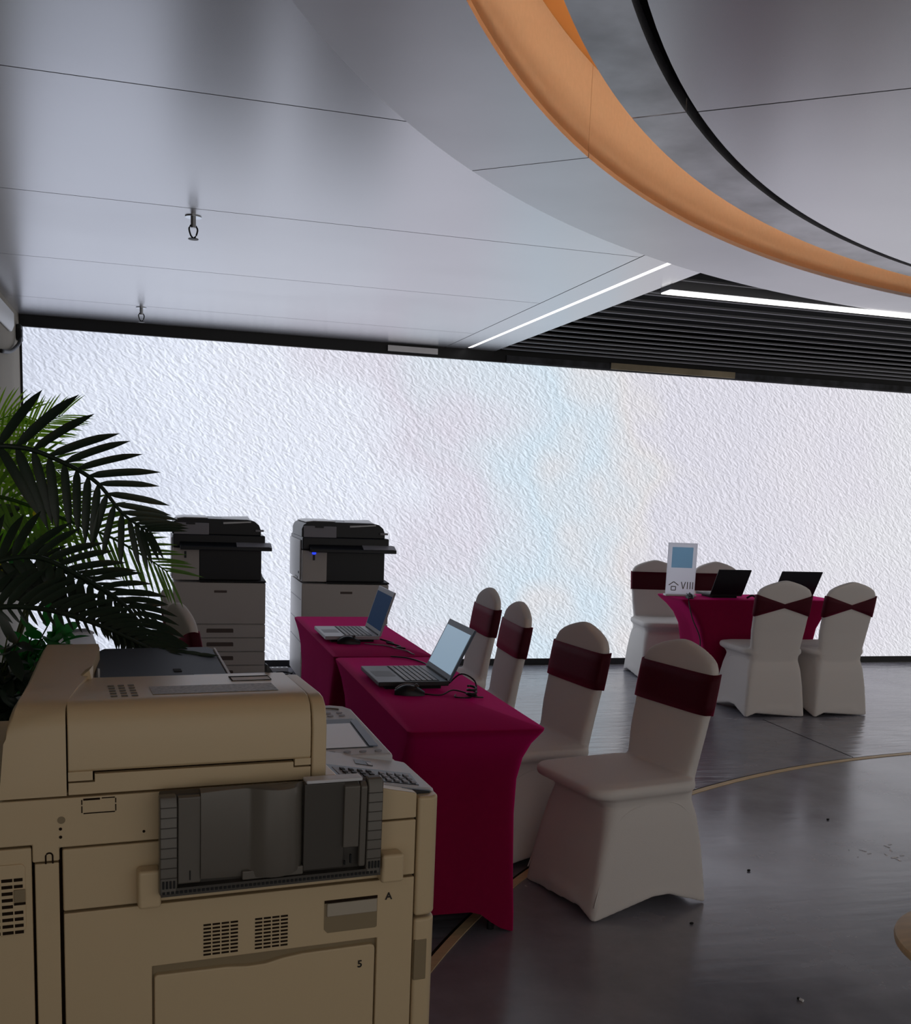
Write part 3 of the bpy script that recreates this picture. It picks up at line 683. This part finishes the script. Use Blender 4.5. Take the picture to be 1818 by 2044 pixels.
# small marks on the upper panel
b = B()
for (a0, c0, a1, c1) in ((.060, .9055, .083, .907), (.087, .907, .105, .907), (.107, .899, .107, .905), (.107, .886, .107, .895), (.060, .884, .105, .884), (.057, .886, .057, .895), (.057, .899, .057, .905)):
    box(b, min(a0, a1)-.0008, max(a0, a1)+.0008, -.0008, 0, min(c0, c1)-.0008, max(c0, c1)+.0008)
cobj('knockout_outline', b, 'seam')
for (u_, z_, r_, mm) in ((.027, .876, .0058, 'beigedark'), (.0255, .862, .0024, 'seam'), (.0255, .849, .0024, 'seam'), (.149, .8475, .0022, 'seam')):
    b = B(); n = 14; hexa(b, [(u_+r_*math.cos(2*PI*i/n), -.0008, z_+r_*math.sin(2*PI*i/n)) for i in range(n)], [(u_+r_*math.cos(2*PI*i/n), .001, z_+r_*math.sin(2*PI*i/n)) for i in range(n)])
    cobj('screw_hole' if mm == 'seam' else 'plug', b, mm)
# front corner columns
def column(z0, z1):
    k = [(.612, .0)]+[(.632+.022*math.sin(a), .024-.024*math.cos(a)) for a in [PI/2*i/6 for i in range(7)]]+[(.654, .55), (.612, .55)]
    return pr(k, z0, z1, 'z')
cu_ = cobj('front_cover', column(.648, .868), 'beige', smooth=True, bevel=.006, bseg=3)
cl_ = cobj('front_drawer', column(.12, .643), 'beige', smooth=True, bevel=.006, bseg=3)
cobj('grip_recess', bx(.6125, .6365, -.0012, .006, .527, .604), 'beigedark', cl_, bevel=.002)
# hinge bumps of the bypass tray
cobj('tray_hinge', bx(.137, .1725, -.030, .003, .7275, .791), 'beige', bevel=.006)
cobj('tray_hinge', bx(.538, .579, -.030, .003, .7275, .779), 'beige', bevel=.006)
# bypass tray, folded up against the side
tr = cobj('bypass_tray', pr([(-.012, .752), (-.030, .752), (-.034, .914), (-.018, .918)], .170, .536, 'x'), 'traydark', bevel=.003)
cobj('tray_rail', pr([(-.028, .752), (-.046, .754), (-.050, .900), (-.044, .914), (-.030, .916)], .168, .195, 'x'), 'tray', tr, bevel=.003)
cobj('tray_rail', pr([(-.028, .752), (-.046, .754), (-.050, .908), (-.044, .922), (-.030, .924)], .504, .530, 'x'), 'tray', tr, bevel=.003)
b = B()
for i in range(8):
    z = .782+.0165*i; y_ = -.0462-.004*(z-.754)/.146
    for u0, u1 in ((.169, .194), (.505, .529)): box(b, u0, u1, y_-.0012, y_+.002, z, z+.0012)
rb = cobj('rail_ribs', b, 'traydark', tr); rb['kind'] = 'stuff'
b = B()
for i in range(52): 
    u0 = .172+.0068*i; box(b, u0, u0+.0042, -.0475, -.044, .7565, .7605)
for i in range(4):
    for q in (.172, .508): box(b, q+.0055*i, q+.0055*i+.003, -.0485, -.044, .766, .778)
th = cobj('rail_teeth', b, 'blackmatte', tr); th['kind'] = 'stuff'
cobj('tray_bottom_rail', bx(.170, .530, -.046, -.02, .752, .765), 'traydark', tr)
cobj('tray_plate', pr([(-.036, .768), (-.043, .770), (-.046, .912), (-.036, .914)], .196, .232, 'x'), 'tray', tr, bevel=.0025)
b = B()   # curved cover plate in the middle: swells towards the right edge
sec = []
n = 18
for i in range(n+1):
    s = i/n; u_ = .231+.165*s
    y_ = -.048+.010*math.sin(PI*min(1, s/.45)*.5) if s < .45 else (-.038-.024*math.sin(PI*.5*(s-.45)/.32) if s < .77 else -.062+.026*((s-.77)/.23)**2)
    sec.append((u_, y_))
rings = []
for z, dy in ((.776, .003), (.79, 0), (.905, 0), (.917, .002), (.921, .008)):
    rings.append([(p[0], p[1]+dy, z-.006*math.sin(PI*i/n)*(1 if z < .8 else 0)) for i, p in enumerate(sec)]+[(.396, -.03, z), (.231, -.03, z)])
loft(b, rings); cobj('cover_plate', b, 'tray', tr, smooth=True, auto=40)
cobj('tray_step', bx(.297, .397, -.044, -.03, .766, .781), 'tray', tr, bevel=.002)
cobj('tray_plate', pr([(-.036, .769), (-.041, .770), (-.044, .918), (-.036, .922)], .397, .466, 'x'), 'traydark', tr, bevel=.002)
cobj('tray_guide', pr([(-.036, .804), (-.0475, .806), (-.051, .912), (-.036, .918)], .463, .490, 'x'), 'tray', tr, bevel=.002)
cobj('tray_guide', pr([(-.036, .768), (-.0455, .770), (-.051, .910), (-.040, .919)], .491, .503, 'x'), 'tray', tr, bevel=.003)
b = B(); box(b, .214, .2155, -.0455, -.043, .776, .791); box(b, .476, .4785, -.0472, -.042, .778, .793); box(b, .466, .468, -.0472, -.042, .776, .783)
cobj('guide_slot', b, 'blackmatte', tr)
cobj('tray_lip', pr([(-.046, .919), (-.046, .925), (-.018, .925), (-.018, .919)], .40, .495, 'x'), 'greylight', tr, bevel=.002)

# glass deck under the feeder
cobj('scanner_deck', bx(UB, .47, .02, .56, .86, .913), 'beige', bevel=.004)
# document feeder: near cover with its top sloping gently away
def adf_profile(zb): return [(.004, zb), (.0, zb+.004), (.0, 1.0), (.004, 1.025), (.012, 1.042), (.028, 1.052), (.05, 1.055), (.215, 1.058), (.23, 1.05), (.23, zb)]
fc = cobj('feeder_cover', B() if False else pr(adf_profile(.9495), .038, .4175, 'x'), 'beige', smooth=True, bevel=.002)
cobj('feeder_cover_step', bx(.038, .0735, 0, .2, .9365, .951), 'beige', fc)
cobj('feeder_cover_step', bx(.3905, .4175, 0, .2, .9395, .951), 'beige', fc)
cobj('feeder_base', pr([(.038, .9145), (.038, .9335), (.0765, .9335), (.0765, .946), (.3885, .946), (.3885, .9365), (.4175, .9365), (.4175, .9145)], 0, .2), 'beige', bevel=.0008)
cobj('feeder_core', bx(.0, .43, .012, .225, .92, 1.02), 'seam')
# left block, taller and rising away
b = B()
def blk(v, zt, u0, u1): return [(u0-.008, v, .914), (u0, v, 1.0), (u0+.004, v, zt-.012), (u0+.012, v, zt), (u1, v, zt), (u1, v, .914)]
loft(b, [blk(.0, 1.020, -.052, .0355), blk(.006, 1.036, -.050, .0355), blk(.018, 1.048, -.047, .036), blk(.05, 1.056, -.042, .042), blk(.14, 1.060, -.03, .060), blk(.21, 1.063, -.022, .078), blk(.42, 1.078, .0, .108), blk(.47, 1.078, .004, .108)])
lb = cobj('feeder_side_block', b, 'beige', smooth=True, auto=40)
cobj('feeder_side_block', pr([(.0, .9145), (.0, 1.0), (.004, 1.022), (.012, 1.039), (.028, 1.049), (.05, 1.052), (.22, 1.053), (.22, .9145)], .4195, .4445, 'x'), 'beige', smooth=True, bevel=.004)
cobj('feeder_corner', (lambda b: (hexa(b, [(.052, .20, 1.05), (.085, .20, 1.05), (.088, .25, 1.05), (.07, .25, 1.05)], [(.060, .215, 1.060), (.080, .212, 1.072), (.088, .25, 1.074), (.075, .25, 1.066)]), b)[1])(B()), 'beige')
# printed instruction panel and window on top of the feeder
tp_z = lambda v: 1.0555+.003*(v-.05)/.165
b = B()
for i in range(3):
    for j in range(5):
        u0 = .105+.016*i; v0 = .055+.020*j; hexa(b, [(u0, v0, tp_z(v0)+.0002), (u0+.010, v0, tp_z(v0)+.0002), (u0+.010, v0+.008, tp_z(v0+.008)+.0002), (u0, v0+.008, tp_z(v0+.008)+.0002)], [(u0, v0, tp_z(v0)+.0006), (u0+.010, v0, tp_z(v0)+.0006), (u0+.010, v0+.008, tp_z(v0+.008)+.0006), (u0, v0+.008, tp_z(v0+.008)+.0006)])
cobj('printed_lines', b, 'print', fc)
b = B()
def flat(b, u0, u1, v0, v1, h=.0004): hexa(b, [(u0, v0, tp_z(v0)+.0001), (u1, v0, tp_z(v0)+.0001), (u1, v1, tp_z(v1)+.0001), (u0, v1, tp_z(v1)+.0001)], [(u0, v0, tp_z(v0)+h), (u1, v0, tp_z(v0)+h), (u1, v1, tp_z(v1)+h), (u0, v1, tp_z(v1)+h)])
flat(b, .17, .375, .062, .122)
cobj('instruction_label', b, mat('label_print', lin(158, 156, 154), .5, noise=.35, nscale=160), fc)
b = B(); flat(b, .312, .382, .150, .188, .0006); cobj('label_window', b, 'seam', fc)
b = B(); flat(b, .314, .380, .152, .176, .0010); cobj('window_sheet', b, 'paper', fc)
# dark document tray
b = B(); hexa(b, [(.088, .245, 1.038), (.325, .245, 1.038), (.332, .50, 1.050), (.325, .52, 1.051), (.120, .52, 1.051), (.112, .50, 1.050)], [(.088, .245, 1.046), (.325, .245, 1.046), (.334, .50, 1.060), (.327, .52, 1.061), (.120, .52, 1.061), (.110, .50, 1.060)])
dt = cobj('document_tray', b, 'navy', bevel=.004)
cobj('tray_edge', (lambda b: (hexa(b, [(.3252, .255, 1.040), (.330, .255, 1.040), (.336, .50, 1.054), (.3335, .50, 1.054)], [(.3252, .255, 1.0475), (.330, .255, 1.0475), (.338, .50, 1.0615), (.3345, .50, 1.0615)]), b)[1])(B()), 'greylight', dt)
b = B(); hexa(b, [(.232, .300, 1.0475), (.246, .300, 1.0475), (.246, .320, 1.0488), (.232, .320, 1.0488)], [(.232, .300, 1.0505), (.246, .300, 1.0505), (.246, .320, 1.0515), (.232, .320, 1.0515)]); cobj('sensor', b, 'blackmatte', dt)
cobj('paper_stop', bx(.096, .099, .25, .262, 1.046, 1.066), 'greylight', dt)
cobj('feed_gap', bx(.088, .41, .2305, .252, .95, 1.040), 'blackmatte')
cobj('feed_ledge', bx(.26, .41, .232, .244, 1.040, 1.0535), 'greylight', bevel=.001)
b = B(); hexa(b, [(.392, .236, 1.04), (.412, .236, 1.04), (.412, .262, 1.04), (.392, .262, 1.04)], [(.392, .240, 1.068), (.394, .240, 1.068), (.394, .262, 1.068), (.392, .262, 1.068)]); cobj('edge_guide', b, 'black')
cobj('exit_deck', bx(.10, .44, .235, .54, .914, .985), 'beige', bevel=.004)

# operator panel: sloping keypad block and raised touch panel
def zk(u_): return .900-.028*(u_-.48)/.17        # slope of the keypad block
def slab(b, pts, h0, h1, zf):
    hexa(b, [(p[0], p[1], zf(*p)+h0) for p in pts], [(p[0], p[1], zf(*p)+h1) for p in pts])
zkf = lambda a, c: zk(a)
b = B(); slab(b, [(.445, .03), (.648, .03), (.654, .04), (.664, .225), (.640, .236), (.445, .26)], -.05, 0, zkf)
kb = cobj('keypad_block', b, 'greylight', bevel=.005)
b = B(); slab(b, [(.470, .021), (.640, .021), (.646, .032), (.470, .034)], -.016, -.002, zkf); cobj('keypad_front', b, 'black', kb, bevel=.002)
b = B(); slab(b, [(.478, .048), (.628, .046), (.640, .128), (.478, .136)], .0002, .0012, zkf); kp = cobj('keypad', b, 'black', kb)
b = B(); slab(b, [(.486, .052), (.560, .052), (.563, .115), (.486, .118)], .0012, .002, zkf); cobj('key_field', b, 'printergrey', kb)
b = B(); b2 = B()
for i in range(4):
    for j in range(3):
        u0 = .497+.0165*i; v0 = .058+.019*j; slab(b2, [(u0, v0), (u0+.008, v0), (u0+.008, v0+.011), (u0, v0+.011)], .002, .005, zkf)
        u0 = .571+.0155*i; v0 = .054+.021*j; slab(b, [(u0, v0), (u0+.0085, v0), (u0+.0085, v0+.012), (u0, v0+.012)], .0012, .004, zkf)
cobj('keys', b, 'printergrey', kb); cobj('number_keys', b2, 'ink', kb)
b = B(); slab(b, [(.545, .166), (.577, .160), (.583, .194), (.551, .200)], .0002, .0012, zkf); us = cobj('card_slot', b, 'black', kb)
b = B(); slab(b, [(.569, .163), (.576, .161), (.580, .180), (.570, .182)], .0012, .002, zkf); cobj('slot_catch', b, 'greylight', kb)
ztf = lambda a, c: .889+.020*(c-.22)/.37
b = B(); slab(b, [(.445, .232), (.638, .222), (.650, .56), (.640, .585), (.610, .60), (.445, .60)], -.05, .0, ztf)
tpn = cobj('touch_panel', b, 'greylight', bevel=.006)
b = B(); slab(b, [(.455, .275), (.612, .270), (.628, .475), (.455, .480)], .0002, .0010, ztf); cobj('screen_bezel', b, 'black', tpn)
b = B(); slab(b, [(.455, .277), (.600, .273), (.612, .440), (.455, .444)], .0010, .0016, ztf); cobj('touch_screen', b, 'lcd', tpn)
b = B(); slab(b, [(.605, .275), (.622, .272), (.634, .470), (.617, .452)], .0010, .0030, ztf); cobj('bezel_edge', b, mat('bezel_blue_grey', lin(120, 134, 158), .4), tpn)
b = B()
for i in range(5):
    c = (.49+.031*i, .250-.0016*i)
    slab(b, [(c[0]+.0075*math.cos(a), c[1]+.005*math.sin(a)) for a in [2*PI*k/10 for k in range(10)]], .0002, .002, ztf)
cobj('panel_buttons', b, 'printergrey', tpn)
b = B()
for i in range(4):
    for j in range(2):
        c = (.535+.026*i, .505+.022*j)
        slab(b, [(c[0]+.007*math.cos(a), c[1]+.006*math.sin(a)) for a in [2*PI*k/10 for k in range(10)]], .0002, .0016, ztf)
cobj('function_buttons', b, 'printergrey', tpn)
b = B(); tube(b, [(.58+.04*math.cos(a), .545+.022*math.sin(a), ztf(0, .56)+.001) for a in [.3+2.2*k/10 for k in range(11)]], .002, 5); cobj('curved_mark', b, 'print', tpn)

# ------------------------------------------------------------------ round wooden stool at the right edge
t = thing('round_stool', 'round pale wooden stool cut off by the right edge of the picture', 'stool', (1.827, 1.731, 0))
b = B(); n = 72
loft(b, [[(r*math.cos(2*PI*i/n), r*math.sin(2*PI*i/n), z) for i in range(n)] for r, z in ((.248, .426), (.262, .430), (.264, .440), (.262, .447), (.257, .45))])
obj('seat', b, 'wood', t, smooth=True, auto=40)
b = B(); cyl(b, (0, 0), .03, .012, .426, 20); obj('post', b, 'steel', t, smooth=True, auto=40)
b = B(); cyl(b, (0, 0), .17, 0, .012, 40, .165); obj('foot', b, 'steel', t, smooth=True, auto=40)

# ------------------------------------------------------------------ plants
def leaflet_mesh(name, L, W, droop, m):
    """narrow pointed blade along +x, folded along its midrib, drooping towards -z"""
    bm = B(); n = 7; rows = []
    for i in range(n+1):
        s = i/n; x = L*s; z = -droop*L*s*s; h = W*.5*max(.02, min(1, (.25+s/.22))*(1 if s < .62 else max(0, 1-((s-.62)/.38)**1.7)))
        rows.append([bm.verts.new((x, -h, z+.16*h)), bm.verts.new((x, 0, z-.10*h)), bm.verts.new((x, h, z+.16*h))])
    for a, c in zip(rows, rows[1:]):
        for j in range(2): bm.faces.new((a[j], a[j+1], c[j+1], c[j]))
    me = bpy.data.meshes.new(name); bmesh.ops.recalc_face_normals(bm, faces=bm.faces[:]); bm.to_mesh(me); bm.free(); me.materials.append(M[m])
    for p in me.polygons: p.use_smooth = True
    return me
LM = {}
def lmesh(m, droop, slim):
    k = (m, droop, slim)
    if k not in LM: LM[k] = leaflet_mesh('leaflet', 1.0, slim, droop, m)
    return LM[k]
def frond(plant, ctrl, m, n, Lf, slim=.10, droop=.25, a0=75, a1=22, up=Vector((0, 0, 1)), start=.12, r=.007, tilt=.15, sides=(1, 1)):
    """arching leaf: a rachis with paired leaflets; ctrl are world points"""
    base = plant.location
    pts = [p-base for p in spline(ctrl, 40)]
    b = B(); tube(b, pts, r, 6, r*.25)
    fr = obj('frond', b, m if m != 'darkleaf' else 'darkleaf', plant, smooth=True)
    for i in range(n):
        s = start+(1-start)*(i+.5)/n; k = s*40; j = min(int(k), 39); p = pts[j].lerp(pts[j+1], k-j)
        tdir = (pts[min(j+2, 40)]-pts[max(j-1, 0)]).normalized()
        side = tdir.cross(up).normalized(); nrm = side.cross(tdir).normalized()
        ang = math.radians(a0+(a1-a0)*s)
        for q, sg in enumerate((1, -1)):
            if not sides[q]: continue
            L_ = Lf(s)*random.uniform(.92, 1.06)*sides[q]
            an = ang+random.uniform(-.06, .06)
            d = (tdir*math.cos(an)+side*sg*math.sin(an)+nrm*(tilt+random.uniform(-.06, .06))).normalized()
            zz = (nrm-d*nrm.dot(d)).normalized(); yy = zz.cross(d)
            o = bpy.data.objects.new('leaflet', lmesh(m, droop, slim)); C.objects.link(o); o.parent = fr
            o.matrix_local = Matrix(((d.x*L_, yy.x*L_, zz.x*L_, p.x), (d.y*L_, yy.y*L_, zz.y*L_, p.y), (d.z*L_, yy.z*L_, zz.z*L_, p.z), (0, 0, 0, 1)))
    return fr
def pot(t, r, h, m='pot'):
    b = B(); n = 40
    loft(b, [[(rr*math.cos(2*PI*i/n), rr*math.sin(2*PI*i/n), z) for i in range(n)] for rr, z in ((r*.78, 0), (r*.9, h*.4), (r, h), (r*.94, h), (r*.9, h*.9))])
    obj('pot', b, m, t, smooth=True, auto=40)
def stems(t, pts_list, r=.012):
    for P_ in pts_list:
        b = B(); tube(b, spline([p-t.location for p in P_], 14), r, 7, r*.6); obj('stem', b, 'stem', t, smooth=True)

pa = thing('potted_palm', 'tall dark palm behind the copier with fronds arching over its tray', 'palm', (-.66, 2.72, 0))
pot(pa, .15, .34)
c0 = pa.location+Vector((0, 0, .30))
bell = lambda a, b_: (lambda s: a*(.45+.55*math.sin(PI*min(1, .18+.75*s)))*(1 if s < .8 else 1-.6*(s-.8)/.2) + b_)
W_ = lambda px, py, Y: at(px, py, Y)
view = Vector((-.05, -.9, .42)).normalized()
# big dark frond, upper
f1 = [W_(-150, 1010, 2.80), W_(-60, 905, 2.80), W_(40, 893, 2.80), W_(130, 925, 2.78), W_(195, 965, 2.75), W_(240, 1020, 2.72), W_(278, 1050, 2.70), W_(302, 1062, 2.68)]
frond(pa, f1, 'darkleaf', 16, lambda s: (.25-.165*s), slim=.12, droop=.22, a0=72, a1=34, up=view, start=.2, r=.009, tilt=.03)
# second frond, its right half lit green from behind
f2 = [W_(-120, 1010, 2.95), W_(-20, 990, 2.95), W_(70, 1013, 2.93), W_(150, 1045, 2.90), W_(220, 1072, 2.88), W_(290, 1112, 2.86), W_(335, 1142, 2.85)]
frond(pa, f2, 'palm', 26, lambda s: (.20-.10*s), slim=.062, droop=.30, a0=66, a1=30, up=view, start=.12, r=.007, tilt=.02)
# dark drooping fronds reaching over the copier
f3 = [W_(-140, 1200, 2.60), W_(-30, 1130, 2.60), W_(70, 1112, 2.58), W_(160, 1150, 2.52), W_(240, 1200, 2.42), W_(285, 1252, 2.30), W_(315, 1288, 2.2), W_(330, 1306, 2.13)]
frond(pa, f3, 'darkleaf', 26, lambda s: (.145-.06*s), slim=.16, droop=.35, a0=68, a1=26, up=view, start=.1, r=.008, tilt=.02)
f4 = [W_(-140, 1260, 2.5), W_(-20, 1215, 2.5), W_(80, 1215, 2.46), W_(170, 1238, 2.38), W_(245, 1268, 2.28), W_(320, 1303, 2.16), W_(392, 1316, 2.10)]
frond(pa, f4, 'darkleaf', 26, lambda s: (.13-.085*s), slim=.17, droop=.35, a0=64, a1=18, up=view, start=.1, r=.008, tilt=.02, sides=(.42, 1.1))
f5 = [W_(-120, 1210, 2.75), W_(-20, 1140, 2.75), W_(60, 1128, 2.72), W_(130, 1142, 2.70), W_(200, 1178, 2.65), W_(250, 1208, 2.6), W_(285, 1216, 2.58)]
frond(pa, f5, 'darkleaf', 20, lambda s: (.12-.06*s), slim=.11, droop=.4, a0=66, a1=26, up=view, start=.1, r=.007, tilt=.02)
stems(pa, [[c0, c0.lerp(f[0], .5)+Vector((-.03, 0, .05)), f[0]] for f in (f1, f2, f3, f4, f5)])

pb = thing('potted_palm', 'bright green palm with fine leaflets behind the dark palm, near the beige wall', 'palm', (-.62, 4.30, 0))
pot(pb, .17, .36)
c0 = pb.location+Vector((0, 0, .32))
g1 = [W_(-70, 1010, 4.2), W_(-20, 930, 4.2), W_(35, 880, 4.2), W_(80, 850, 4.2), W_(125, 828, 4.2)]
frond(pb, g1, 'palmlight', 24, lambda s: (.24-.12*s), slim=.045, droop=.2, a0=60, a1=24, up=view, start=.1, r=.006, tilt=.02)
g2 = [W_(-90, 940, 4.3), W_(-40, 870, 4.3), W_(5, 835, 4.3), W_(45, 828, 4.3)]
frond(pb, g2, 'palmlight', 18, lambda s: (.22-.1*s), slim=.05, droop=.2, a0=60, a1=24, up=view, start=.1, r=.006, tilt=.02)
g3 = [W_(-60, 1060, 4.1), W_(0, 1000, 4.1), W_(55, 985, 4.1), W_(105, 995, 4.1), W_(150, 1015, 4.1)]
frond(pb, g3, 'palmlight', 22, lambda s: (.22-.1*s), slim=.06, droop=.25, a0=64, a1=26, up=view, start=.1, r=.006, tilt=.02)
g4 = [W_(-60, 1100, 4.0), W_(-5, 1050, 4.0), W_(40, 1030, 4.0), W_(85, 1050, 4.0), W_(120, 1075, 4.0)]
frond(pb, g4, 'palmlight', 18, lambda s: (.20-.08*s), slim=.07, droop=.3, a0=64, a1=26, up=view, start=.1, r=.006, tilt=.02)
g5 = [W_(-40, 960, 4.35), W_(20, 940, 4.35), W_(70, 925, 4.35), W_(118, 940, 4.35)]
frond(pb, g5, 'palm', 18, lambda s: (.24-.1*s), slim=.06, droop=.25, a0=64, a1=26, up=view, start=.1, r=.006, tilt=.02)
stems(pb, [[c0, c0.lerp(f[0], .5), f[0]] for f in (g1, g2, g3, g4, g5)])

def broad_leaf(t, base, tip, wid, m, up=view):
    base, tip = base-t.location, tip-t.location; d = tip-base; L_ = d.length; d.normalize(); side = d.cross(up).normalized(); nrm = side.cross(d)
    b = B(); n = 10; rows = []
    for i in range(n+1):
        s = i/n; h = wid*max(.015, math.sin(PI*min(1, s**.8*.97+.03))**.75); p = base+d*L_*s-nrm*(.12*L_*s*s)
        rows.append([b.verts.new(p+side*h*q+nrm*abs(q)*h*.35) for q in (-1, -.5, 0, .5, 1)])
    for a_, c_ in zip(rows, rows[1:]):
        for j in range(4): b.faces.new((a_[j], a_[j+1], c_[j+1], c_[j]))
    return obj('leaf', b, m, t, smooth=True)
pc = thing('broadleaf_plant', 'plant with broad bright green and dark leaves between the two palms', 'plant', (-.60, 3.45, 0))
pot(pc, .13, .30)
S_ = lambda px, py: W_(px, py, 3.45)
for a_, c_, wd, m in (((-10, 1075), (66, 1098), .042, 'broad'), ((55, 1080), (148, 1072), .032, 'palm'), ((120, 1075), (45, 1085), .02, 'broad'), ((-20, 1150), (10, 1120), .02, 'yellow'), ((10, 1160), (8, 1122), .012, 'yellow'),
                     ((60, 1120), (30, 1155), .03, 'palm'), ((70, 1110), (135, 1112), .035, 'darkleaf'), ((-30, 1040), (40, 1010), .03, 'darkleaf'), ((60, 1060), (115, 1030), .012, 'broad'), ((115, 1078), (118, 1050), .010, 'broad'), ((80, 1010), (60, 1050), .010, 'yellow'), ((75, 985), (100, 960), .010, 'yellow'), ((0, 1010), (50, 1060), .025, 'palm'), ((20, 1100), (60, 1140), .03, 'bush')):
    broad_leaf(pc, S_(*a_), S_(*c_), wd, m)
c0 = pc.location+Vector((0, 0, .27))
stems(pc, [[c0, c0.lerp(S_(*q), .6)+Vector((0, 0, .03)), S_(*q)] for q in ((30, 1080), (92, 1090), (92, 1120), (0, 1150), (20, 1050))], .007)

pd = thing('leafy_shrub', 'low shrub with small green leaves beside the white faceted stand', 'shrub', (-.52, 3.1, 0))
pot(pd, .15, .42)
random.seed(11)
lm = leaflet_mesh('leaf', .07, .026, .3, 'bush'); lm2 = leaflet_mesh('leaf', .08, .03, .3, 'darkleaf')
c0 = pd.location
def shrub_sprig(px_, py_, Y, n_, mesh_, rad):
    e = W_(px_, py_, Y); s0 = Vector((c0.x+random.uniform(-.06, .06), c0.y+random.uniform(-.06, .06), .40))
    P_ = [p-c0 for p in spline([s0, s0.lerp(e, .55)+Vector((0, 0, .05)), e], 12)]
    b = B(); tube(b, P_, .004, 5, .002); st = obj('branch', b, 'stem', pd, smooth=True)
    for i in range(n_):
        p = P_[min(12, 4+int(random.random()*9))]
        d = Vector((random.uniform(-1, 1), random.uniform(-1, .6), random.uniform(-.5, .9))).normalized(); zz = d.cross(Vector((random.random(), random.random(), .3))).normalized(); yy = zz.cross(d)
        o = bpy.data.objects.new('leaf', mesh_); C.objects.link(o); o.parent = st; k = random.uniform(.7, 1.2)
        o.matrix_local = Matrix(((d.x*k, yy.x*k, zz.x*k, p.x), (d.y*k, yy.y*k, zz.y*k, p.y), (d.z*k, yy.z*k, zz.z*k, p.z), (0, 0, 0, 1)))
for q in ((112, 1262), (95, 1250), (85, 1275), (120, 1285), (70, 1258), (100, 1295), (62, 1290), (125, 1268)): shrub_sprig(*q, 3.0, 13, lm, .1)
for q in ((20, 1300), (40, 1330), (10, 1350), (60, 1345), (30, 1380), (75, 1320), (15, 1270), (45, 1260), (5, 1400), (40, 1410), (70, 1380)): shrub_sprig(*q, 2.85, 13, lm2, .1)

# white faceted stand behind the palms
t = thing('faceted_stand', 'white faceted stand widening towards the floor behind the shrub and copier', 'stand', (-.41, 5.5, 0), math.radians(20))
b = B(); hexa(b, [(-.26, -.2, 0), (.26, -.2, 0), (.26, .2, 0), (-.26, .2, 0)], [(-.085, -.06, .62), (.075, -.06, .62), (.075, .06, .62), (-.085, .06, .62)]); M['shade'] = mat('translucent_white', lin(240, 238, 236), .6); trans(M['shade'], lin(252, 250, 250), .85); obj('body', b, 'shade', t, bevel=.004)
obj('top', bx(-.09, .08, -.07, .07, .62, .632), 'shade', t, bevel=.003)
